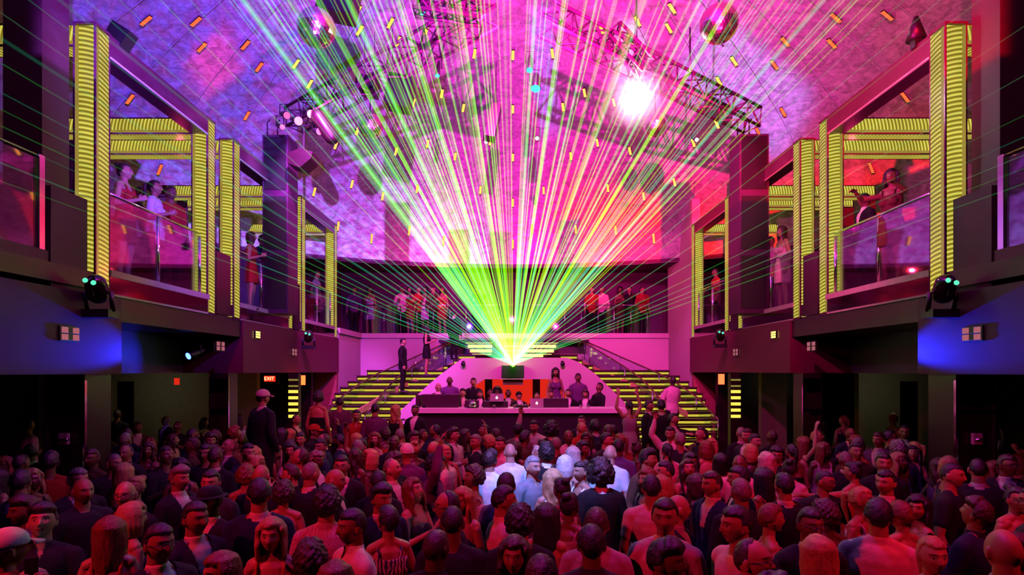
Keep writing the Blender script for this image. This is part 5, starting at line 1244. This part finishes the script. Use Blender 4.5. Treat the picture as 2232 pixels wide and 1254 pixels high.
put(1262, 1002, -60, 'person with black bun smiling left, blue light, white top', 'the smiling bun', **f, hr='bun', hc='black', tp='strap', tc='white', skin=2)
put(1095, 1030, 170, 'person with black crop lit blue, near the middle of the floor', 'the blue-lit crop', hr='short', tp='shirt', tc='blue')
put(1310, 1000, 180, 'person with round black afro right of centre', 'the round afro', hr='afro', tp='jacket', tc='black', skin=4)
put(1348, 955, 160, 'person in blue shirt with black crop right of centre', 'the blue shirt', hr='buzz', tp='shirt', tc='blue', skin=4)
put(1330, 968, 150, 'person in white tee bent forward right of centre', 'the white tee', hr=None, tp='tee', tc='white', skin=0)
put(1432, 1030, 175, 'person in pink-white tee, back turned, right of centre', 'the pink-white tee', hr='short', tp='tee', tc='white')
put(1475, 1040, 185, 'person with broad fair bob right of the pink-white tee', 'the broad fair bob', **f, hr='bob', hc='blonde', tp='strap', tc='pink')
put(1520, 1022, -70, 'person with brown hair in navy suit looking left, right side', 'the navy suit right', hr='short', hc='brown', tp='jacket', tc='navy')
put(1625, 1018, -100, 'person with black hair and white collar looking left, right side', 'the white collar right', hr='short', tp='jacket', tc='black')
put(1682, 1025, 185, 'person in black suit seen from behind, right side', 'the black suit right', hr='short', tp='jacket', tc='black')
put(1672, 985, 200, 'person with pale wavy hair lit violet, right side', 'the violet-lit wavy hair', **f, hr='wavy', hc='silver', tp='strap', tc='brown')
put(1722, 1000, 150, 'person in white blouse with black hair, right side', 'the white blouse', **f, hr='bun', hc='black', tp='shirt', tc='white', skin=3)
put(1630, 933, -60, 'person in suit and white shirt looking left, right rear', 'the rear suit right', hr='short', hc='brown', tp='jacket', tc='charcoal')
put(1372, 872, 190, 'person in lilac top with both arms raised before the right stairs', 'the raised arms', d=12.4, z='fit', **f, pose='cheer', hr='ponytail', tp='strap', tc='lilac')
put(1440, 872, 170, 'person in black suit with thick hair before the right stairs', 'the thick-haired suit', d=12.4, z='fit', hr='quiff', tp='jacket')
put(1415, 872, 60, 'person with short hair beside the thick-haired suit', 'the short-haired neighbour', d=12.8, z='fit', hr='short', tp='jacket')
put(1468, 900, 40, 'person in black suit pointing, at the foot of the right stairs', 'the pointing suit', d=11.5, z='fit', pose='embrace', tp='jacket')
put(1462, 928, -20, 'person in white shirt with one arm raised, right rear', 'the raised white sleeve', pose='arm_up', tp='shirt', tc='white')
put(1455, 965, 180, 'person in coral top with dark hair, right of centre', 'the coral top', **f, hr='ponytail', tp='shirt', tc='pink')
put(1505, 985, 5, 'person with black shoulder hair in dark dress facing the camera, right', 'the black shoulder hair', **f, hr='bob', hc='black', tp='strap', tc='black', skin=3)
put(1540, 960, 190, 'person with fair flat hair, back turned, right rear', 'the fair flat hair', **f, hr='bob', hc='auburn', tp='dress', tc='brown')
put(1925, 985, -20, 'person with violet-lit face, right rear', 'the violet-lit face', hr='short', tp='jacket')
put(1932, 1022, -60, 'person with black hair and white collar beneath the violet-lit face', 'the collar below the violet face', hr='short', tp='jacket')
put(1866, 962, -10, 'person with short dark hair behind the long bare arm', 'the short dark hair rear', hr='short', tp='tee', tc='brown')
put(1862, 1005, 200, 'person with one bare arm held out, right side', 'the long bare arm', **f, pose='wide', hr='bun', tp='dress', tc='red')
put(645, 903, 70, 'balding person in dark suit and white shirt looking right, left rear', 'the balding suit left rear', hr='receding', tp='jacket')
put(655, 942, 0, 'person in black lace top facing the camera, left rear', 'the black lace top', **f, hr='bun', tp='shirt', tc='black')
put(688, 922, 80, 'person in red flat cap, left rear', 'the red cap', hatk='cap', hatc='red', tp='shirt', tc='black')
put(690, 850, 170, 'person with dark bob and bare back before the left stairs', 'the dark bob', d=10.8, z='fit', **f, hr='curly', hc='black', tp='dress', tc='black')
put(742, 865, 190, 'person in dark tank top at the foot of the left stairs', 'the tank top at the stairs', d=12.6, z='fit', hr='buzz', tp='tee', tc='purple')
put(762, 910, 190, 'person with bright strawberry hair, back turned, left rear', 'the bright strawberry hair', **f, hr='wavy', hc='blonde', tp='strap', tc='red')
put(815, 878, 185, 'tall person in plum shirt, back turned, before the left stairs', 'the tall plum shirt', d=11.4, z='fit', hr='buzz', tp='shirt', tc='purple')
put(780, 892, 10, 'person with black crop in front of the left stairs', 'the black crop by the stairs', d=11.6, z='fit', hr='short', tp='shirt', tc='red')
put(862, 882, 150, 'person with platinum hair and black top at the booth corner', 'the platinum hair', d=12.6, z='fit', **f, hr='wavy', hc='blonde', tp='strap', tc='black')
put(905, 882, -20, 'person in black with arms folded before the flight case', 'the folded arms', d=13.0, z='fit', hr='short', tp='jacket', skin=3)
put(790, 955, -20, 'person in red dress with one arm up, left rear', 'the red dress arm up', **f, pose='arm_up', hr='bun', tp='strap', tc='red')
put(745, 990, 5, 'person in glasses and dark suit facing the camera, left of centre', 'the facing glasses', gl=True, hr='short', tp='jacket')
put(650, 1007, 150, 'person with cropped grey hair and pale collar, left of centre', 'the cropped grey hair', hr='buzz', hc='grey', tp='jacket')
put(718, 1020, 90, 'bald person in suit and white collar in profile looking right', 'the bald profile', hr=None, tp='jacket')
put(1165, 915, -10, 'person in white sleeve with hand raised near the booth', 'the hand raised by the booth', pose='arm_up', tp='shirt', tc='white')
put(1202, 918, 180, 'person with big round afro before the booth', 'the booth afro', hr='afro', tp='jacket', skin=4)
put(1268, 905, -30, 'person with slicked hair in profile before the booth', 'the slicked hair', hr='short', tp='jacket')
put(1298, 912, 200, 'person in blue suit and white collar before the booth', 'the blue suit', hr='curly', tp='jacket', tc='navy')
put(1130, 922, 170, 'person in grey suit holding a camera up before the booth', 'the camera holder', pose='phone', hr='short', tp='jacket', tc='grey')
# ---- DJ booth
zb = .55
for px, py, d, kw in ((955, 834, 15.9, dict(label='bald pale person in dark jacket behind the flight case', hr=None, tp='jacket', pose='desk', skin=0)),
  (980, 820, 16.4, dict(label='bald person in purple tee standing behind the flight case', hr=None, tp='tee', tc='purple', skin=4)),
  (1032, 823, 16.3, dict(label='person in black suit standing left of the orange booth wall', hr='short', tp='jacket', inner='black')),
  (1022, 847, 15.6, dict(label='person with olive scarf at the left mixer', hr='quiff', tp='jacket', pose='desk', inner='cream')),
  (1043, 850, 15.7, dict(label='person smiling right of the olive scarf in the booth', hr='short', tp='jacket')),
  (1065, 847, 16.0, dict(label='person in black tee before the left booth pillar', hr='buzz', tp='tee', tc='black', skin=3)),
  (1087, 845, 15.7, dict(label='person with small afro at the silver laptop', hr='afro', tp='tee', tc='black', pose='desk', skin=3)),
  (1108, 848, 15.8, dict(label='bearded bald person in dark vest right of the silver laptop', hr='buzz', tp='jacket', tc='brown', skin=3)),
  (1136, 853, 15.7, dict(label='person in dark cap leaning on the counter in the booth centre', hatk='beanie', hatc='black', tp='jacket', pose='desk')),
  (1171, 855, 15.7, dict(label='person half hidden behind the glowing white laptop', hr='short', tp='tee', tc='black', pose='desk')),
  (1210, 801, 16.3, dict(label='person with long dark curls standing high behind the right mixer', sex='f', hr='wavy', hc='black', tp='strap', tc='purple', skin=2)),
  (1196, 850, 15.8, dict(label='person in dark top left of the booth suits', hr='short', tp='tee', tc='black')),
  (1240, 847, 15.7, dict(label='person in black suit and white shirt, left of the booth pair', hr='short', tp='jacket')),
  (1260, 813, 16.4, dict(label='tall person in plum shirt standing behind the booth suits', hr='short', tp='shirt', tc='purple', skin=3)),
  (1268, 849, 15.6, dict(label='person in black suit and white shirt, right of the booth pair', hr='curly', hc='brown', tp='jacket')),
  (1303, 834, 15.8, dict(label='person in black shirt in profile at the right end of the booth', hr='short', tp='shirt', tc='black', pose='desk', skin=3))):
    hz = P(px, py, d).z; lab = kw.pop('label'); kw.setdefault('pose', 'stand'); sc = max(.86, min(1.03, (hz - zb) / 1.80))
    face = {1303: -60, 1268: -20, 1210: 10, 1136: 20}.get(px, 0)
    put(px, py, face, lab, None, d=d + .12, z='fit' if (hz - zb) / 1.80 > 1.03 else zb, scale=sc, **kw)
# ---- stairs
put(878, 757, 90, 'person in black suit climbing the left staircase', None, d=17.85, z=SR * 12, scale=.92, hr='short', tp='jacket', shoes=True, inner='black')
put(930, 733, 90, 'person in black dress with long dark hair climbing the left staircase', None, d=18.85, z=SR * 16 - .2, scale=.90, **f, hr='long', hc='black', tp='strap', tc='black', pose='drink', shoes=True)
put(990, 720, 150, 'person in dark suit at the top of the left staircase', None, d=19.9, z=3.1, scale=.92, hr='short', tp='jacket', shoes=True)
put(1465, 820, 200, 'person in pink shirt with raised hands at the foot of the right staircase', None, d=15.2, z='fit', hr='buzz', tp='shirt', tc='pink', skin=4, pose='phone')
# ---- balconies
def up(px, py, d, face, label, **kw):
    hh = 1.79 * kw.get('scale', .96); kw.setdefault('scale', .96)
    p = P(px, py, d); zz = 4.0; s = (p.z - zz) / 1.79; kw['scale'] = max(.86, min(1.03, s))
    placed.append((p.x, p.y, label, label, zz)); person(p.x, p.y, zz, face, label, shoes=True, **kw)
up(272, 342, 8.95, 95, 'person with dark updo drinking by the rail, nearest left bay', sex='f', hr='bun', tp='strap', tc='red', pose='drink', skin=1)
up(338, 392, 9.6, 100, 'person in white tank top leaning on the rail, nearest left bay', sex='f', hr='ponytail', tp='tee', tc='white', pose='drink', skin=2)
up(372, 405, 9.95, 60, 'person in red top by the far post, nearest left bay', hr='short', tp='tee', tc='red', skin=3)
up(306, 405, 9.9, 90, 'person in dark jacket further back, nearest left bay', hr='short', tp='jacket', skin=3)
up(548, 505, 12.7, 100, 'person in red top at the rail, middle left bay', sex='f', hr='bob', hc='brown', tp='strap', tc='red', pose='drink')
up(572, 500, 13.6, 80, 'person in dark shirt by the tower, middle left bay', hr='short', tp='shirt', tc='navy', skin=3)
up(690, 590, 17.3, 90, 'person in pale shirt, far left bay', hr='short', tp='shirt', tc='pale blue')
up(1942, 348, 9.2, -60, 'person with dark bob leaning on the rail, nearest right bay', sex='f', hr='bob', hc='black', tp='strap', tc='brown', pose='embrace', skin=3)
up(1885, 420, 10.3, -90, 'person in dark jacket further back, nearest right bay', hr='short', tp='jacket', skin=3)
up(1705, 490, 12.8, -80, 'person in pink dress at the rail, middle right bay', sex='f', hr='long', hc='brown', tp='dress', tc='pink')
up(1680, 510, 13.8, -60, 'person in white shirt, middle right bay', hr='short', tp='shirt', tc='white', skin=2)
up(1560, 585, 17.2, -90, 'person in dark red top, far right bay', hr='short', tp='tee', tc='red', skin=3)
UL = [(772, 'm', 'purple', 20), (806, 'f', 'lilac', -10), (876, 'm', 'pink', 10), (894, 'f', 'red', -30), (912, 'm', 'red', 20), (928, 'f', 'pink', 0), (944, 'm', 'brown', 30), (964, 'f', 'red', -20), (1040, 'm', 'black', 0), (1290, 'm', 'red', 0), (1312, 'm', 'pink', -30), (1352, 'f', 'brown', 20), (1372, 'm', 'black', -10), (1400, 'm', 'red', 10)]
for i, (px, sx_, c, fc) in enumerate(UL):
    side = 'left' if px < 1112 else 'right'
    k = [q[0] for q in UL if (q[0] < 1112) == (px < 1112)]; r = sorted(k).index(px)
    nm = ['first', 'second', 'third', 'fourth', 'fifth', 'sixth', 'seventh', 'eighth', 'ninth'][r]
    up(px, 612 + (i % 3) * 5, 21.95, fc, 'person in %s on far upper level, %s from the left on its %s half' % (c, nm, side), sex=sx_, hr=['short', 'long', 'buzz', 'wavy'][i % 4] if sx_ == 'f' or i % 4 in (0, 2) else 'short', tp='dress' if sx_ == 'f' else ['shirt', 'tee'][i % 2], tc=c, pose=['stand', 'drink', 'talk'][i % 3], skin=1 + i % 3)
# ---- everyone else on the floor
handp = [q for q in placed if q[4] < .4]
used = {q[3] for q in placed}
HW = {'short': 'short {} hair', 'buzz': 'cropped {} hair', 'receding': 'thinning {} hair', 'curly': '{} curls', 'long': 'long {} hair', 'wavy': 'wavy {} hair', 'bob': '{} bob', 'bun': '{} updo', 'ponytail': '{} ponytail', 'quiff': '{} quiff', 'afro': '{} afro', None: 'bald head'}
TW = {'jacket': 'suit', 'shirt': 'shirt', 'tee': 'tee', 'dress': 'strapless dress', 'strap': 'strappy dress'}
def fill(x, y, dim=False):
    for a in placed:
        if abs(a[4]) < .6 and (x - a[0]) ** 2 + (y - a[1]) ** 2 < .44 ** 2: return False
    sex = 'm' if CR.random() < .58 else 'f'
    if sex == 'm': hr = CR.choice(['short', 'short', 'buzz', 'quiff', 'curly', 'short', 'receding', None]); tp = CR.choice(['jacket', 'jacket', 'shirt', 'tee']); hc = CR.choice(['black', 'black', 'brown', 'brown', 'grey'])
    else: hr = CR.choice(['long', 'wavy', 'bob', 'bun', 'ponytail', 'curly', 'wavy']); tp = CR.choice(['dress', 'strap', 'strap']); hc = CR.choice(['black', 'brown', 'brown', 'auburn', 'blonde'])
    tc = CR.choice(['black', 'black', 'black', 'black', 'navy', 'charcoal', 'black', 'brown', 'purple'] + ([] if tp == 'jacket' else ['white', 'pink', 'red']))
    face = CR.choice([0, 180, 180, 150, 210, 90, -90, 60, -60, 30, -30]); pose = CR.choice(['stand', 'stand', 'turned', 'drink', 'drink', 'phone', 'turned'] + (['arm_up'] if y > 7 and CR.random() < .5 else []))
    skin = CR.choice([0, 1, 1, 2, 2, 3, 3, 4]); scale = CR.uniform(.95, 1.02) * (1 if sex == 'm' else .955)
    fw = 'facing camera' if abs(face) <= 30 else 'back turned' if abs(face) >= 150 else ('facing right' if face > 0 else 'facing left')
    near = sorted(handp, key=lambda q: (q[0] - x) ** 2 + (q[1] - y) ** 2)[:6]
    look = 'person with %s in %s %s' % (HW[hr].format(hc), tc, TW[tp])
    lab = None
    for q in near:
        dx, dy = x - q[0], y - q[1]; rel = ('right of' if dx > 0 else 'left of') if abs(dx) > abs(dy) else ('behind' if dy > 0 else 'in front of')
        sh = q[2] if len(q[2].split()) <= 7 else ' '.join(q[2].split()[:7])
        for c in ('%s, %s %s' % (look, rel, sh), '%s, %s, %s %s' % (look, fw, rel, sh)):
            if len(c.split()) <= 16 and c not in used: lab = c; break
        if lab: break
    if not lab: return False
    used.add(lab); placed.append((x, y, 'the', lab, 0))
    SPEC.append(dict(x=x, y=y, z=0, w=1, face=face, label=lab, scale=scale, short=None, kw=dict(sex=sex, pose=pose, hr=hr, hc=hc, tp=tp, tc=tc, skin=skin, inner=CR.choice(['white', 'white', 'pink', 'lilac', 'black']), group='people packed on the dance floor', gl=CR.random() < .08)))
    return True
count = len(placed)
y = 2.75
while y < 14.1:
    half = min(6.6, (y * 1116 / F) + .1)
    if y > 9: half = min(half, 6.2)
    step = .50 if y < 6 else .54
    x = -half + CR.random() * .3
    while x < half:
        xx = x + CR.uniform(-.10, .10); yy = y + CR.uniform(-.10, .10)
        blocked = abs(abs(xx) - 5.8) < .45 and 7.3 < yy < 8.4 or abs(xx) < 2.9 and yy > 13.9 or (abs(xx) > 4.2 and 10.9 < yy < 12.4 and abs(abs(xx) - 5.8) < .5)
        if not blocked and len(placed) < 296: fill(xx, yy)
        x += step * CR.uniform(.95, 1.25)
    y += .48 if y < 8 else .58
# dim bar areas beneath the balconies
for k in range(26):
    sx = -1 if k % 2 else 1
    if len(placed) < 330: fill(sx * CR.uniform(6.4, 9.5), CR.uniform(9.2, 14.6))
settle()
print('people', len(placed), len(SPEC))
# ---- things held in hands
def hold(key, kind, label, loc=None):
    a = next((q for q in SPEC if key in q['label']), None)
    if a is None: return
    s = a['scale']; fm = Matrix.Rotation(R(a['face']), 4, 'Z')
    l = V((-.085, -.345, 1.27)) if kind == 'glass' else V((0, -.36, 1.43))
    p = V((a['x'], a['y'], a['z'])) + (fm @ l) * s
    if kind == 'glass':
        t = thing('drinking_glass', label, 'glass', p, 0, 'drinks held in hands'); MB().loft([(-.05, .026, .026, 0, 0), (-.045, .028, .028, 0, 0), (.065, .034, .034, 0, 0)], 14).build('tumbler', glass('tumbler_glass2', (.8, .9, .95), 1), t, True)
        MB().loft([(-.042, .025, .025, 0, 0), (.02, .029, .029, 0, 0)], 14).build('drink', pbr('drink', (.6, .5, .25), .1), t, True)
    else:
        t = thing('phone', label, 'phone', p, R(a['face']), 'phones held up'); MB().box(-.036, .036, -.005, .005, -.065, .085).build('casing', M_black, t); MB().box(-.031, .031, .005, .0065, -.058, .078).build('screen', emis('screen_blue', (.25, .5, 1), 2.0, False), t)
hold('white striped dress', 'glass', 'tumbler held by the person in the striped dress')
for k, w in (('holding a camera up before the booth', 'person in the grey suit before the booth'), ('looking down, lower left', 'dark-haired person in black, lower left'), ('strapless black dress, folded hands', 'red-haired person in the strapless dress'), ('cigarette hand raised', 'person in black with raised hand, left side')):
    hold(k, 'phone', 'small phone held up by the ' + w)
